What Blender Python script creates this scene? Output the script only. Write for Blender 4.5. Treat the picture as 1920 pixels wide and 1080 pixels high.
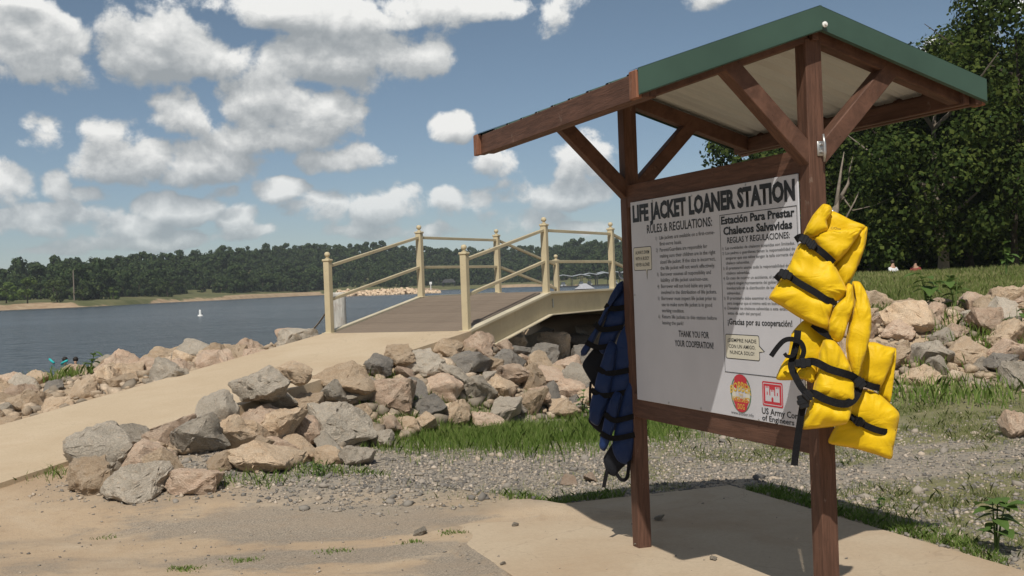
import bpy, bmesh, math, random
import numpy as np
from mathutils import Vector, Matrix

scene = bpy.context.scene
for o in list(bpy.data.objects):
    bpy.data.objects.remove(o)
COL = scene.collection
rng = np.random.default_rng(11)
random.seed(5)

# ------------------------------------------------------------------ camera
FPX, ROLL, EYE = 2230.0, 0.0367, 1.70          # focal length in 1920-px units, roll (rad), eye height (m)
PITCH = 9.0 / FPX
cam_data = bpy.data.cameras.new('camera')
cam_data.sensor_width = 36.0
cam_data.lens = 36.0 * FPX / 1920.0
cam_data.clip_start = 0.1
cam_data.clip_end = 9000.0
cam = bpy.data.objects.new('camera', cam_data)
COL.objects.link(cam)
fwd = Vector((0, math.cos(PITCH), -math.sin(PITCH)))
upv = Vector((0, math.sin(PITCH), math.cos(PITCH)))
xax = Vector((1, 0, 0))
cr, sr = math.cos(ROLL), math.sin(ROLL)
right = xax * cr - upv * sr
up = xax * sr + upv * cr
m = Matrix((right, up, -fwd)).transposed().to_4x4()
m.translation = Vector((0, 0, EYE))
cam.matrix_world = m
scene.camera = cam

# ------------------------------------------------------------------ sun, sky, exposure
SUN_TRAVEL = Vector((0.369, 1.893, -2.50)).normalized()
sun_data = bpy.data.lights.new('sun', 'SUN')
sun_data.energy = 4.7
sun_data.angle = math.radians(0.5)
sun_data.color = (1.0, 0.95, 0.87)
sun = bpy.data.objects.new('sun', sun_data)
sun.rotation_euler = SUN_TRAVEL.to_track_quat('-Z', 'Y').to_euler()
sun.location = (-10, -30, 40)
COL.objects.link(sun)
SUN_EL = math.asin(-SUN_TRAVEL.z)
SUN_AZ = math.atan2(-SUN_TRAVEL.x, -SUN_TRAVEL.y)   # clockwise from +Y

scene.view_settings.view_transform = 'Standard'
scene.view_settings.look = 'None'
scene.view_settings.gamma = 1.0
scene.view_settings.use_curve_mapping = False
scene.view_settings.exposure = -0.20
scene.cycles.max_bounces = 5
scene.cycles.diffuse_bounces = 2
scene.cycles.glossy_bounces = 2
scene.cycles.transmission_bounces = 2
scene.cycles.transparent_max_bounces = 4

world = bpy.data.worlds.new('World')
scene.world = world
world.use_nodes = True
world.cycles.sampling_method = 'MANUAL'
world.cycles.sample_map_resolution = 256


def pix_dir(px, py):
    dx, dy = px - 960.0, py - 540.0
    a, b = dx - ROLL * dy, dy + ROLL * dx + 9.0
    return Vector((a / FPX, 1.0, -b / FPX)).normalized()


class NT:
    """small helper to write node trees"""
    def __init__(self, tree):
        self.t = tree

    def new(self, kind, **kw):
        n = self.t.nodes.new(kind)
        for k, v in kw.items():
            setattr(n, k, v)
        return n

    def put(self, sock, v):
        if v is None:
            return
        if hasattr(v, 'is_output') or hasattr(v, 'links'):
            self.t.links.new(v, sock)
        else:
            sock.default_value = v

    def math(self, op, a, b=None, c=None, clamp=False):
        n = self.new('ShaderNodeMath', operation=op)
        n.use_clamp = clamp
        for i, v in enumerate((a, b, c)):
            self.put(n.inputs[i], v)
        return n.outputs[0]

    def vmath(self, op, a, b=None, c=None):
        n = self.new('ShaderNodeVectorMath', operation=op)
        for i, v in enumerate((a, b, c)):
            self.put(n.inputs[i], v)
        return n.outputs['Value'] if op in ('DOT_PRODUCT', 'LENGTH') else n.outputs[0]

    def noise(self, vec, scale, detail=2.0, rough=0.5, dist=0.0, color=False):
        n = self.new('ShaderNodeTexNoise')
        self.put(n.inputs['Vector'], vec)
        n.inputs['Scale'].default_value = scale
        n.inputs['Detail'].default_value = detail
        n.inputs['Roughness'].default_value = rough
        n.inputs['Distortion'].default_value = dist
        return n.outputs['Color'] if color else n.outputs[0]

    def maprange(self, v, a, b, c=0.0, d=1.0, smooth=True):
        n = self.new('ShaderNodeMapRange')
        n.interpolation_type = 'SMOOTHSTEP' if smooth else 'LINEAR'
        self.put(n.inputs[0], v)
        for i, q in enumerate((a, b, c, d)):
            self.put(n.inputs[i + 1], q)
        return n.outputs[0]

    def mix(self, f, a, b, blend='MIX'):
        n = self.new('ShaderNodeMix', data_type='RGBA', blend_type=blend)
        self.put(n.inputs[0], f)
        for s, v in ((n.inputs[6], a), (n.inputs[7], b)):
            if isinstance(v, tuple) and len(v) == 3:
                v = (*v, 1.0)
            self.put(s, v)
        return n.outputs[2]

    def ramp(self, f, stops):
        n = self.new('ShaderNodeValToRGB')
        self.put(n.inputs[0], f)
        el = n.color_ramp.elements
        while len(el) < len(stops):
            el.new(0.5)
        for e, (p, c) in zip(el, stops):
            e.position = p
            e.color = (*c, 1.0)
        return n.outputs[0]


# cumulus placed in the sky by direction (azimuth, elevation); elsewhere a free noise goes on with the same kind of cloud
CLOUDS = [  # px, py, rx, ry, weight
    (40, 95, 150, 62, 1.0), (290, 70, 105, 80, 1.05), (400, 105, 120, 38, .95), (30, 10, 70, 22, .7),
    (620, 15, 300, 36, 1.0), (690, 95, 150, 58, 1.0), (800, 95, 52, 52, .95), (900, 5, 160, 22, .8),
    (500, 185, 95, 68, 1.15), (590, 215, 85, 58, 1.1), (520, 250, 150, 36, 1.1), (345, 215, 50, 42, 1.0),
    (235, 255, 55, 38, .95), (300, 300, 150, 42, 1.05), (645, 292, 75, 26, .85), (100, 265, 45, 32, .65),
    (852, 240, 38, 28, .9), (935, 312, 42, 32, .85), (1055, 355, 95, 32, .9), (1042, 25, 48, 34, .75),
    (1080, 290, 70, 36, .8), (1330, 0, 60, 28, .75), (25, 345, 55, 38, .9), (122, 342, 34, 30, .8),
    (70, 405, 120, 30, .95), (180, 405, 60, 26, .7), (335, 390, 55, 26, .85), (255, 425, 50, 20, .7),
    (438, 420, 46, 34, .85), (520, 362, 52, 24, .9), (600, 405, 75, 38, .85), (735, 395, 85, 40, .85),
    (860, 385, 50, 28, .75), (395, 358, 30, 13, .7), (990, 410, 70, 24, .6), (150, 450, 160, 14, .5), (680, 440, 200, 14, .5),
    (50, 460, 110, 12, .8), (300, 455, 80, 14, .8), (480, 445, 70, 16, .85), (800, 435, 80, 16, .85), (930, 380, 45, 22, .8), (1110, 425, 60, 18, .8), (190, 365, 40, 16, .65),
    (1750, 98, 48, 24, .8), (1815, 62, 42, 18, .65), (1880, 5, 60, 18, .7)]


def build_sky():
    nt = world.node_tree
    nt.nodes.clear()
    W = NT(nt)
    tc = W.new('ShaderNodeTexCoord')
    direc = W.vmath('NORMALIZE', tc.outputs['Generated'])
    sep = W.new('ShaderNodeSeparateXYZ')
    W.put(sep.inputs[0], direc)
    az, el = W.math('ARCTAN2', sep.outputs[0], sep.outputs[1]), sep.outputs[2]
    comb = W.new('ShaderNodeCombineXYZ')
    W.put(comb.inputs[0], az)
    W.put(comb.inputs[1], el)
    # wobble so that cloud outlines are not ellipses
    wob = W.vmath('SUBTRACT', W.noise(direc, 10.0, 3.0, .6, color=True), (.5, .5, .5))
    plane = W.vmath('MULTIPLY_ADD', wob, (.060, .042, 0), comb.outputs[0])
    plane_up = W.vmath('ADD', plane, (0, .020, 0))

    def blobs(p):
        acc = None
        for (px, py, rx, ry, w) in CLOUDS:
            d = pix_dir(px, py)
            a, e = math.atan2(d.x, d.y), d.z
            sx, sy = FPX / (rx * 1.17), FPX / (ry * 1.17)
            q = W.vmath('MULTIPLY_ADD', p, (sx, sy, 0), (-a * sx, -e * sy, 0))
            v = W.math('MULTIPLY_ADD', W.vmath('DOT_PRODUCT', q, q), -w, w)
            acc = v if acc is None else W.math('SMOOTH_MAX', acc, v, .22)
        return acc
    # the rest of the sky carries the same kind of cloud from a free noise
    low = W.noise(W.vmath('MULTIPLY', direc, (1, 1, 2.2)), 3.4, 1.0, .5)
    free = W.math('MULTIPLY_ADD', low, 5.0, -2.45)
    inside = W.math('MULTIPLY', W.maprange(W.math('ABSOLUTE', az), .46, .60, 1, 0), W.maprange(el, .27, .36, 1, 0))
    free = W.math('SUBTRACT', free, W.math('MULTIPLY', inside, 3.0))

    def clampd(v):
        return W.math('MINIMUM', W.math('MAXIMUM', W.math('MAXIMUM', v, free), -.9), .95)
    dv = W.vmath('MULTIPLY', direc, (1, 1, 1.2))

    def lumps(v):
        """rounded billows with creases between them"""
        t = None
        for sc, k in ((13.0, 1.0), (29.0, .62), (64.0, .36)):
            n = W.math('ABSOLUTE', W.math('SUBTRACT', W.noise(v, sc, 0.0), .5))
            t = W.math('MULTIPLY', n, k) if t is None else W.math('MULTIPLY_ADD', n, k, t)
        return t
    dvu = W.vmath('ADD', dv, (-.003, 0, .012))

    def density(v, p, det):
        f = W.noise(v, 17.0, det, .66, .15)
        d = W.math('MULTIPLY_ADD', W.math('SUBTRACT', f, .53), 3.1, clampd(blobs(p)))
        return W.math('MULTIPLY_ADD', W.math('SUBTRACT', lumps(v), .185), 1.7, d)
    d0 = density(dv, plane, 9.0)
    d1 = density(dvu, plane_up, 5.0)
    alpha = W.maprange(d0, -.06, .52)
    # thick below, thin above -> sunlit top; the opposite -> grey base
    lit = W.math('MULTIPLY_ADD', W.math('SUBTRACT', d0, d1), .56, .36, clamp=True)
    cloud = W.ramp(lit, [(0.0, (4.6, 5.0, 5.3)), (.36, (6.5, 6.8, 6.95)), (1.0, (12.2, 12.2, 11.9))])
    sky = W.new('ShaderNodeTexSky', sky_type='NISHITA')
    sky.sun_disc = False
    sky.sun_elevation = SUN_EL
    sky.sun_rotation = SUN_AZ
    sky.altitude = 1500
    sky.air_density = 1.0
    sky.dust_density = 0.6
    sky.ozone_density = 1.1
    # far clouds dissolve into the air near the horizon
    hazef = W.maprange(el, .0, .13, .55, 1.0)
    hs = W.new('ShaderNodeHueSaturation')
    hs.inputs['Saturation'].default_value = .90
    hs.inputs['Value'].default_value = .86
    W.put(hs.inputs['Color'], sky.outputs[0])
    tint = W.mix(W.maprange(el, .0, .30), (.93, .99, 1.07), (.95, 1.0, .97))
    blue = W.mix(1.0, hs.outputs[0], tint, 'MULTIPLY')
    col = W.mix(W.math('MULTIPLY', alpha, hazef), blue, cloud)
    bg = W.new('ShaderNodeBackground')
    W.put(bg.inputs[0], col)
    bg.inputs[1].default_value = 0.083
    out = W.new('ShaderNodeOutputWorld')
    W.put(out.inputs[0], bg.outputs[0])


build_sky()


# ------------------------------------------------------------------ object helpers
def tag(o, label=None, cat=None, group=None, kind=None):
    if label: o['label'] = label
    if cat: o['category'] = cat
    if group: o['group'] = group
    if kind: o['kind'] = kind
    return o


def empty(name, loc=(0, 0, 0), rz=0.0, **kw):
    o = bpy.data.objects.new(name, None)
    o.empty_display_size = .2
    o.location = loc
    o.rotation_euler = (0, 0, rz)
    COL.objects.link(o)
    return tag(o, **kw)


def link(name, me, mats=None, parent=None, loc=None, **kw):
    o = bpy.data.objects.new(name, me)
    COL.objects.link(o)
    if parent is not None:
        o.parent = parent
    if loc is not None:
        o.location = loc
    if mats is not None and not me.materials:
        for mt in (mats if isinstance(mats, (list, tuple)) else [mats]):
            me.materials.append(mt)
    return tag(o, **kw)


def bm_obj(name, bm, mat, parent=None, smooth=False, loc=None, **kw):
    bmesh.ops.recalc_face_normals(bm, faces=bm.faces)
    me = bpy.data.meshes.new(name)
    bm.to_mesh(me)
    bm.free()
    if smooth:
        me.polygons.foreach_set('use_smooth', [True] * len(me.polygons))
    return link(name, me, mat, parent, loc, **kw)


def np_mesh(name, verts, faces, smooth=False, mat_idx=None):
    """verts (n,3); faces (m,k) all of one size"""
    verts = np.asarray(verts, dtype=np.float32)
    faces = np.asarray(faces, dtype=np.int32)
    me = bpy.data.meshes.new(name)
    k = faces.shape[1]
    me.vertices.add(len(verts))
    me.vertices.foreach_set('co', verts.ravel())
    me.loops.add(faces.size)
    me.loops.foreach_set('vertex_index', faces.ravel())
    me.polygons.add(len(faces))
    me.polygons.foreach_set('loop_start', np.arange(len(faces), dtype=np.int32) * k)
    me.polygons.foreach_set('loop_total', np.full(len(faces), k, dtype=np.int32))
    if smooth:
        me.polygons.foreach_set('use_smooth', np.ones(len(faces), dtype=bool))
    if mat_idx is not None:
        me.polygons.foreach_set('material_index', np.asarray(mat_idx, dtype=np.int32))
    me.update(calc_edges=True)
    me.validate()
    return me


def add_box(bm, x0, x1, y0, y1, z0, z1, bevel=0.0, mat=None):
    r = bmesh.ops.create_cube(bm, size=1.0)
    vs = r['verts']
    bmesh.ops.scale(bm, vec=(x1 - x0, y1 - y0, z1 - z0), verts=vs)
    bmesh.ops.translate(bm, vec=((x0 + x1) / 2, (y0 + y1) / 2, (z0 + z1) / 2), verts=vs)
    if bevel:
        es = list({e for v in vs for e in v.link_edges})
        r2 = bmesh.ops.bevel(bm, geom=es, offset=bevel, segments=1, affect='EDGES', profile=.5)
        vs = list({v for f in r2['faces'] for v in f.verts} | {v for v in vs if v.is_valid})
    if mat is not None:
        bmesh.ops.transform(bm, matrix=mat, verts=vs)
    return vs


def add_bar(bm, a, b, wx, wz, side=None, bevel=0.0):
    """rectangular bar from a to b; wx across (along side), wz in the other direction"""
    a, b = Vector(a), Vector(b)
    d = (b - a)
    L = d.length
    d.normalize()
    s = Vector(side) if side is not None else d.cross(Vector((0, 0, 1)))
    s = (s - d * s.dot(d)).normalized()
    n = s.cross(d)
    mt = Matrix((s, d, n)).transposed().to_4x4()
    mt.translation = (a + b) / 2
    return add_box(bm, -wx / 2, wx / 2, -L / 2, L / 2, -wz / 2, wz / 2, bevel, mt)


def add_tube(bm, pts, rad, seg=8, caps=True):
    pts = [Vector(p) for p in pts]
    rads = rad if isinstance(rad, (list, tuple)) else [rad] * len(pts)
    rings = []
    for i, p in enumerate(pts):
        d = (pts[min(i + 1, len(pts) - 1)] - pts[max(i - 1, 0)]).normalized()
        ref = Vector((0, 0, 1)) if abs(d.z) < .9 else Vector((1, 0, 0))
        s = d.cross(ref).normalized()
        t = s.cross(d)
        rings.append([bm.verts.new(p + (s * math.cos(2 * math.pi * k / seg) + t * math.sin(2 * math.pi * k / seg)) * rads[i]) for k in range(seg)])
    for r0, r1 in zip(rings, rings[1:]):
        for k in range(seg):
            bm.faces.new((r0[k], r0[(k + 1) % seg], r1[(k + 1) % seg], r1[k]))
    if caps:
        bm.faces.new(rings[0][::-1])
        bm.faces.new(rings[-1])


def add_lathe(bm, prof, seg=16, center=(0, 0, 0)):
    cx, cy, cz = center
    rings = []
    for (r, z) in prof:
        if r < 1e-5:
            rings.append([bm.verts.new((cx, cy, cz + z))])
        else:
            rings.append([bm.verts.new((cx + r * math.cos(2 * math.pi * k / seg), cy + r * math.sin(2 * math.pi * k / seg), cz + z)) for k in range(seg)])
    for a, b in zip(rings, rings[1:]):
        for k in range(seg):
            q = [a[k % len(a)], a[(k + 1) % len(a)], b[(k + 1) % len(b)], b[k % len(b)]]
            u = []
            for v in q:
                if v not in u:
                    u.append(v)
            if len(u) >= 3:
                bm.faces.new(u)


def un(px, py, d):
    dx, dy = px - 960.0, py - 540.0
    a, b = dx - ROLL * dy, dy + ROLL * dx + 9.0
    return Vector((a / FPX * d, d, EYE - b / FPX * d))


def sstep(a, b, x):
    t = np.clip((np.asarray(x, dtype=float) - a) / (b - a), 0, 1)
    return t * t * (3 - 2 * t)


# ------------------------------------------------------------------ materials
def material(name, rough=.7, spec=.3):
    mt = bpy.data.materials.new(name)
    mt.use_nodes = True
    N = NT(mt.node_tree)
    b = mt.node_tree.nodes['Principled BSDF']
    b.inputs['Roughness'].default_value = rough
    b.inputs['Specular IOR Level'].default_value = spec
    return mt, N, b


def bump(N, b, h, strength=.3, dist=.02):
    n = N.new('ShaderNodeBump')
    n.inputs['Strength'].default_value = strength
    n.inputs['Distance'].default_value = dist
    N.put(n.inputs['Height'], h)
    N.put(b.inputs['Normal'], n.outputs[0])


def objvec(N, world_space=False):
    if world_space:
        return N.new('ShaderNodeNewGeometry').outputs['Position']
    return N.new('ShaderNodeTexCoord').outputs['Object']


def simple(name, col, rough=.6, spec=.3, var=.25, scale=8.0, bump_s=0.0, metal=0.0, bscale=40.0, coat=0):
    mt, N, b = material(name, rough, spec)
    v = objvec(N)
    f = N.noise(v, scale, 4.0, .6)
    c0 = tuple(c * (1 - var) for c in col)
    c1 = tuple(min(1, c * (1 + var)) for c in col)
    N.put(b.inputs['Base Color'], N.ramp(f, [(.3, c0), (.7, c1)]))
    b.inputs['Metallic'].default_value = metal
    if bump_s:
        bump(N, b, N.noise(v, bscale, 4.0, .6), bump_s, .01)
    return mt


def paint_wood(name, col, worn, wear=.62, stretch=(14, 14, 1.2)):
    """brown stained lumber: grain along the board, blotches, checks, worn pale patches"""
    mt, N, b = material(name, .66, .25)
    v = objvec(N)
    sv = N.vmath('MULTIPLY', v, stretch)
    grain = N.noise(sv, 3.5, 6.0, .68, .6)
    fineg = N.noise(N.vmath('MULTIPLY', sv, (3, 3, 3)), 4.0, 3.0, .6, .3)
    blot = N.noise(v, 3.2, 4.0, .6)
    c = N.mix(N.maprange(grain, .32, .68), tuple(x * .66 for x in col), tuple(x * 1.25 for x in col))
    c = N.mix(N.maprange(blot, .35, .75, 0, .5), c, tuple(x * .72 for x in col))
    c = N.mix(N.maprange(fineg, .66, .74, 0, .75), c, tuple(x * .25 for x in col))
    w = N.maprange(N.noise(N.vmath('MULTIPLY', v, (1, 1, .6)), 13.0, 6.0, .74), wear, wear + .07)
    sep = N.new('ShaderNodeSeparateXYZ')
    N.put(sep.inputs[0], N.new('ShaderNodeNewGeometry').outputs['Position'])
    low = N.maprange(sep.outputs[2], .05, .85, 1.0, .22)
    c = N.mix(N.math('MULTIPLY', w, low), c, worn)
    N.put(b.inputs['Base Color'], c)
    bump(N, b, N.math('ADD', grain, fineg), .4, .004)
    return mt


M = {}
M['wood'] = paint_wood('brown_stained_wood', (.118, .060, .040), (.38, .31, .25))
M['wood_h'] = paint_wood('brown_stained_wood_lying', (.118, .060, .040), (.38, .31, .25), .62, (1.2, 14, 14))
M['wood_b'] = paint_wood('brown_stained_wood_slanting', (.118, .060, .040), (.38, .31, .25), .62, (14, 3, 3))
M['endgrain'] = paint_wood('sun_bleached_brown_wood', (.24, .105, .06), (.36, .25, .19), .55)
M['roof_green'] = simple('green_painted_steel', (.042, .082, .060), .42, .45, .12, 3.0)
M['roof_under'] = simple('grey_white_steel_underside', (.54, .55, .53), .55, .3, .08, 2.0)
M['sign_white'] = simple('white_sign_panel', (.56, .56, .59), .35, .4, .05, 2.5)
M['ink'] = simple('black_print', (.018, .02, .022), .5, .3, .1, 5.0)
M['ink_grey'] = simple('grey_print', (.13, .135, .14), .5, .3, .1, 5.0)
M['print_red'] = simple('red_print', (.50, .035, .05), .45, .3, .1, 5.0)
M['print_yellow'] = simple('yellow_print', (.62, .40, .06), .45, .3, .1, 5.0)
M['print_cream'] = simple('cream_print', (.64, .61, .50), .45, .3, .05, 5.0)
M['print_green'] = simple('green_print', (.10, .20, .11), .45, .3, .1, 5.0)
M['steel'] = simple('galvanised_steel', (.45, .45, .44), .4, .5, .2, 20.0, metal=.8)
M['screw'] = simple('white_screw_head', (.75, .75, .72), .4, .5, .1, 20.0)
M['rubber'] = simple('dark_foam_closure', (.02, .02, .02), .8, .2, .2, 20.0)


def fabric(name, col, rough=.5, spec=.35, wr=.35, shade=.85):
    mt, N, b = material(name, rough, spec)
    v = objvec(N)
    big = N.noise(v, 5.0, 3.0, .55, .6)
    c = N.mix(N.maprange(big, .3, .75), tuple(x * shade for x in col), col)
    # scuffs and dirt
    d = N.maprange(N.noise(v, 19.0, 6.0, .75), .60, .74, 0, .55)
    c = N.mix(N.math('MULTIPLY', d, .45), c, tuple(x * .7 + .01 for x in col))
    N.put(b.inputs['Base Color'], c)
    creas = N.noise(N.vmath('MULTIPLY', v, (1, 1, 1.6)), 8.0, 3.0, .5, 1.2)
    weave = N.noise(v, 260.0, 1.0, .5)
    h = N.math('MULTIPLY_ADD', weave, .06, creas)
    bump(N, b, h, wr, .02)
    b.inputs['Sheen Weight'].default_value = .08
    return mt


M['seam'] = simple('yellow_seam_binding', (.62, .37, .005), .6, .2, .15, 30.0)
M['yellow'] = fabric('yellow_vinyl_nylon', (.76, .49, .005), .55, .22, .40, .86)
M['blue'] = fabric('blue_nylon', (.008, .026, .095), .6, .25, .4)
M['black_cloth'] = fabric('black_nylon', (.007, .008, .012), .7, .2, .3)
M['web'] = simple('black_webbing', (.008, .008, .009), .75, .15, .3, 60.0, .3, bscale=200)
M['buckle'] = simple('black_plastic', (.008, .008, .009), .4, .35, .2, 20.0)
def cream_paint(name, col):
    mt, N, b = material(name, .45, .35)
    v = objvec(N)
    c = N.mix(N.maprange(N.noise(v, 2.0, 4.0, .6), .35, .7), tuple(x * .9 for x in col), tuple(x * 1.06 for x in col))
    streak = N.noise(N.vmath('MULTIPLY', v, (9, 9, .9)), 2.4, 5.0, .7)
    c = N.mix(N.maprange(streak, .58, .76, 0, .55), c, (.30, .19, .09))
    c = N.mix(N.maprange(N.noise(v, 30.0, 4.0, .7), .64, .72, 0, .7), c, (.17, .10, .055))
    N.put(b.inputs['Base Color'], c)
    return mt


M['cream'] = cream_paint('cream_gloss_paint', (.52, .44, .285))
M['cream_pale'] = cream_paint('pale_cream_edge_paint', (.58, .51, .365))


def deck_mat():
    mt, N, b = material('weathered_deck_plank', .85, .15)
    v = objvec(N)
    info = N.new('ShaderNodeObjectInfo')
    f = N.noise(N.vmath('MULTIPLY', v, (1.5, 22, 22)), 2.0, 5.0, .6)
    c = N.ramp(f, [(.25, (.135, .105, .080)), (.75, (.225, .178, .135))])
    c = N.mix(N.math('MULTIPLY', info.outputs['Random'], .35), c, (.26, .205, .155))
    N.put(b.inputs['Base Color'], c)
    bump(N, b, f, .3, .004)
    return mt


M['plank'] = deck_mat()


def concrete(name, a, bcol, stain=(.40, .25, .14), stain_amt=.6, spots=.3):
    mt, N, b = material(name, .88, .2)
    v = objvec(N, True)
    f = N.noise(v, 1.1, 6.0, .62, .3)
    fine = N.noise(v, 45.0, 4.0, .7)
    c = N.mix(N.maprange(f, .35, .68), a, bcol)
    st = N.maprange(N.noise(v, .7, 6.0, .68, .5), .46, .66, 0, stain_amt)
    c = N.mix(st, c, stain)
    c = N.mix(N.maprange(fine, .35, .75, 0, .32), c, tuple(x * .62 for x in a))
    pit = N.maprange(N.noise(v, 17.0, 2.0, .5), .70, .78, 0, spots)
    c = N.mix(pit, c, (.12, .09, .07))
    # hairline cracks
    vor = N.new('ShaderNodeTexVoronoi', feature='DISTANCE_TO_EDGE')
    N.put(vor.inputs['Vector'], N.vmath('MULTIPLY_ADD', N.noise(v, 1.3, 4.0, .6, color=True), (.8, .8, .8), v))
    vor.inputs['Scale'].default_value = .38
    cr_ = N.maprange(vor.outputs['Distance'], 0, .003, .22, 0)
    c = N.mix(cr_, c, (.14, .10, .075))
    N.put(b.inputs['Base Color'], c)
    bump(N, b, fine, .35, .006)
    return mt


M['path'] = concrete('tan_broom_finished_concrete', (.49, .385, .262), (.53, .425, .297), (.44, .325, .21), .5, .10)
M['slab'] = concrete('dusty_concrete_slab', (.47, .375, .265), (.43, .33, .225), (.39, .28, .18), .75, .30)
M['abut'] = concrete('grey_tan_abutment_concrete', (.42, .37, .29), (.36, .32, .26), (.3, .24, .18), .4)


def rock_mat(name, a, bcol, ccol):
    mt, N, b = material(name, .9, .18)
    v = objvec(N)
    info = N.new('ShaderNodeObjectInfo')
    off = N.vmath('MULTIPLY', N.vmath('ADD', (0, 0, 0), info.outputs['Random']), (37, 17, 53))
    v = N.vmath('ADD', v, off)
    f = N.noise(v, 1.7, 5.0, .62, .6)
    g = N.noise(v, 6.5, 6.0, .68, .3)
    fine = N.noise(v, 26.0, 4.0, .7)
    c = N.mix(N.maprange(f, .38, .62), a, bcol)
    c = N.mix(N.maprange(g, .5, .72, 0, .8), c, ccol)
    c = N.mix(N.maprange(fine, .36, .68, .55, 0), c, tuple(x * .42 for x in a))
    st_ = N.maprange(N.noise(v, 3.3, 4.0, .6, 1.0), .55, .70, 0, .6)
    c = N.mix(st_, c, tuple(x * k_ for x, k_ in zip(bcol, (.62, .60, .60))))
    hsv = N.new('ShaderNodeHueSaturation')
    N.put(hsv.inputs['Value'], N.math('MULTIPLY_ADD', info.outputs['Random'], .45, .92))
    N.put(hsv.inputs['Color'], c)
    N.put(b.inputs['Base Color'], hsv.outputs[0])
    h = N.math('MULTIPLY_ADD', fine, .55, g)
    bump(N, b, h, .9, .042)
    return mt


M['rock_tan'] = rock_mat('tan_limestone', (.58, .43, .29), (.63, .495, .355), (.46, .31, .195))
M['rock_grey'] = rock_mat('grey_limestone', (.44, .385, .31), (.52, .455, .37), (.50, .385, .275))
M['rock_pink'] = rock_mat('pink_tan_sandstone', (.58, .42, .305), (.63, .495, .375), (.46, .30, .205))
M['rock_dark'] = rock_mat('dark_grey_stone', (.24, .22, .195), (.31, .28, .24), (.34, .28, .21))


def gravel_mat():
    mt, N, b = material('crushed_stone', .9, .2)
    g = N.new('ShaderNodeNewGeometry')
    r = g.outputs['Random Per Island']
    c = N.ramp(r, [(.0, (.13, .12, .11)), (.45, (.235, .212, .182)), (.75, (.33, .285, .235)), (.92, (.43, .35, .265)), (1.0, (.52, .44, .36))])
    N.put(b.inputs['Base Color'], c)
    return mt


M['gravel'] = gravel_mat()


def rubble_mat():
    mt, N, b = material('tan_rubble', .92, .15)
    r = N.new('ShaderNodeNewGeometry').outputs['Random Per Island']
    c = N.ramp(r, [(.0, (.24, .21, .17)), (.3, (.36, .29, .215)), (.65, (.50, .385, .27)), (1.0, (.60, .48, .36))])
    f = N.noise(objvec(N, True), 22.0, 4.0, .7)
    N.put(b.inputs['Base Color'], N.mix(N.maprange(f, .35, .7, .5, 0), c, (.20, .155, .11)))
    bump(N, b, f, .6, .02)
    return mt


M['rubble'] = rubble_mat()


def ground_mat():
    mt, N, b = material('sandy_dirt', .95, .12)
    v = objvec(N, True)
    at = N.new('ShaderNodeAttribute', attribute_name='zone')
    sep = N.new('ShaderNodeSeparateXYZ')
    N.put(sep.inputs[0], at.outputs['Vector'])
    grav, grass, wet = sep.outputs[0], sep.outputs[1], sep.outputs[2]
    f = N.noise(v, .9, 7.0, .66, .5)
    fine = N.noise(v, 60.0, 4.0, .75)
    mid = N.noise(v, 9.0, 5.0, .7)
    c = N.ramp(f, [(.30, (.36, .26, .17)), (.5, (.42, .315, .21)), (.68, (.46, .365, .26))])
    # worn patches where old asphalt millings show through the sand
    wa = N.new('ShaderNodeAttribute', attribute_name='worn')
    an = N.noise(N.vmath('MULTIPLY', v, (.6, 1.0, 1.0)), 1.6, 8.0, .72, .6)
    asp = N.maprange(N.math('MULTIPLY_ADD', wa.outputs['Fac'], .42, an), .62, .78, 0, .85)
    speck = N.mix(N.maprange(N.noise(v, 85.0, 3.0, .8), .36, .64), (.13, .118, .10), (.36, .305, .24))
    c = N.mix(asp, c, speck)
    c = N.mix(N.maprange(mid, .5, .75, 0, .35), c, (.25, .17, .105))
    c = N.mix(N.maprange(fine, .58, .70, 0, .55), c, (.17, .14, .11))
    grit = N.noise(v, 130.0, 2.0, .6)
    c = N.mix(N.maprange(grit, .55, .72, 0, .5), c, (.21, .18, .15))
    c = N.mix(N.maprange(grit, .28, .40, .35, 0), c, (.56, .46, .35))
    track = N.maprange(N.noise(N.vmath('MULTIPLY', v, (.35, 2.2, 1)), 1.1, 4.0, .6, .4), .48, .64, 0, .4)
    c = N.mix(track, c, (.30, .235, .17))
    gcol = N.ramp(N.noise(v, 24.0, 5.0, .75), [(.3, (.15, .138, .12)), (.5, (.26, .23, .19)), (.72, (.39, .33, .255))])
    c = N.mix(N.math('MULTIPLY', grav, N.maprange(mid, .3, .55, .55, 1.0)), c, gcol)
    gr = N.ramp(N.noise(v, 3.0, 6.0, .7), [(.3, (.10, .105, .03)), (.55, (.16, .16, .055)), (.75, (.26, .20, .10))])
    c = N.mix(N.math('MULTIPLY', grass, .9), c, gr)
    c = N.mix(wet, c, (.10, .085, .06))
    N.put(b.inputs['Base Color'], c)
    bump(N, b, N.math('MULTIPLY_ADD', fine, .5, mid), .55, .015)
    return mt


M['ground'] = ground_mat()


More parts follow.
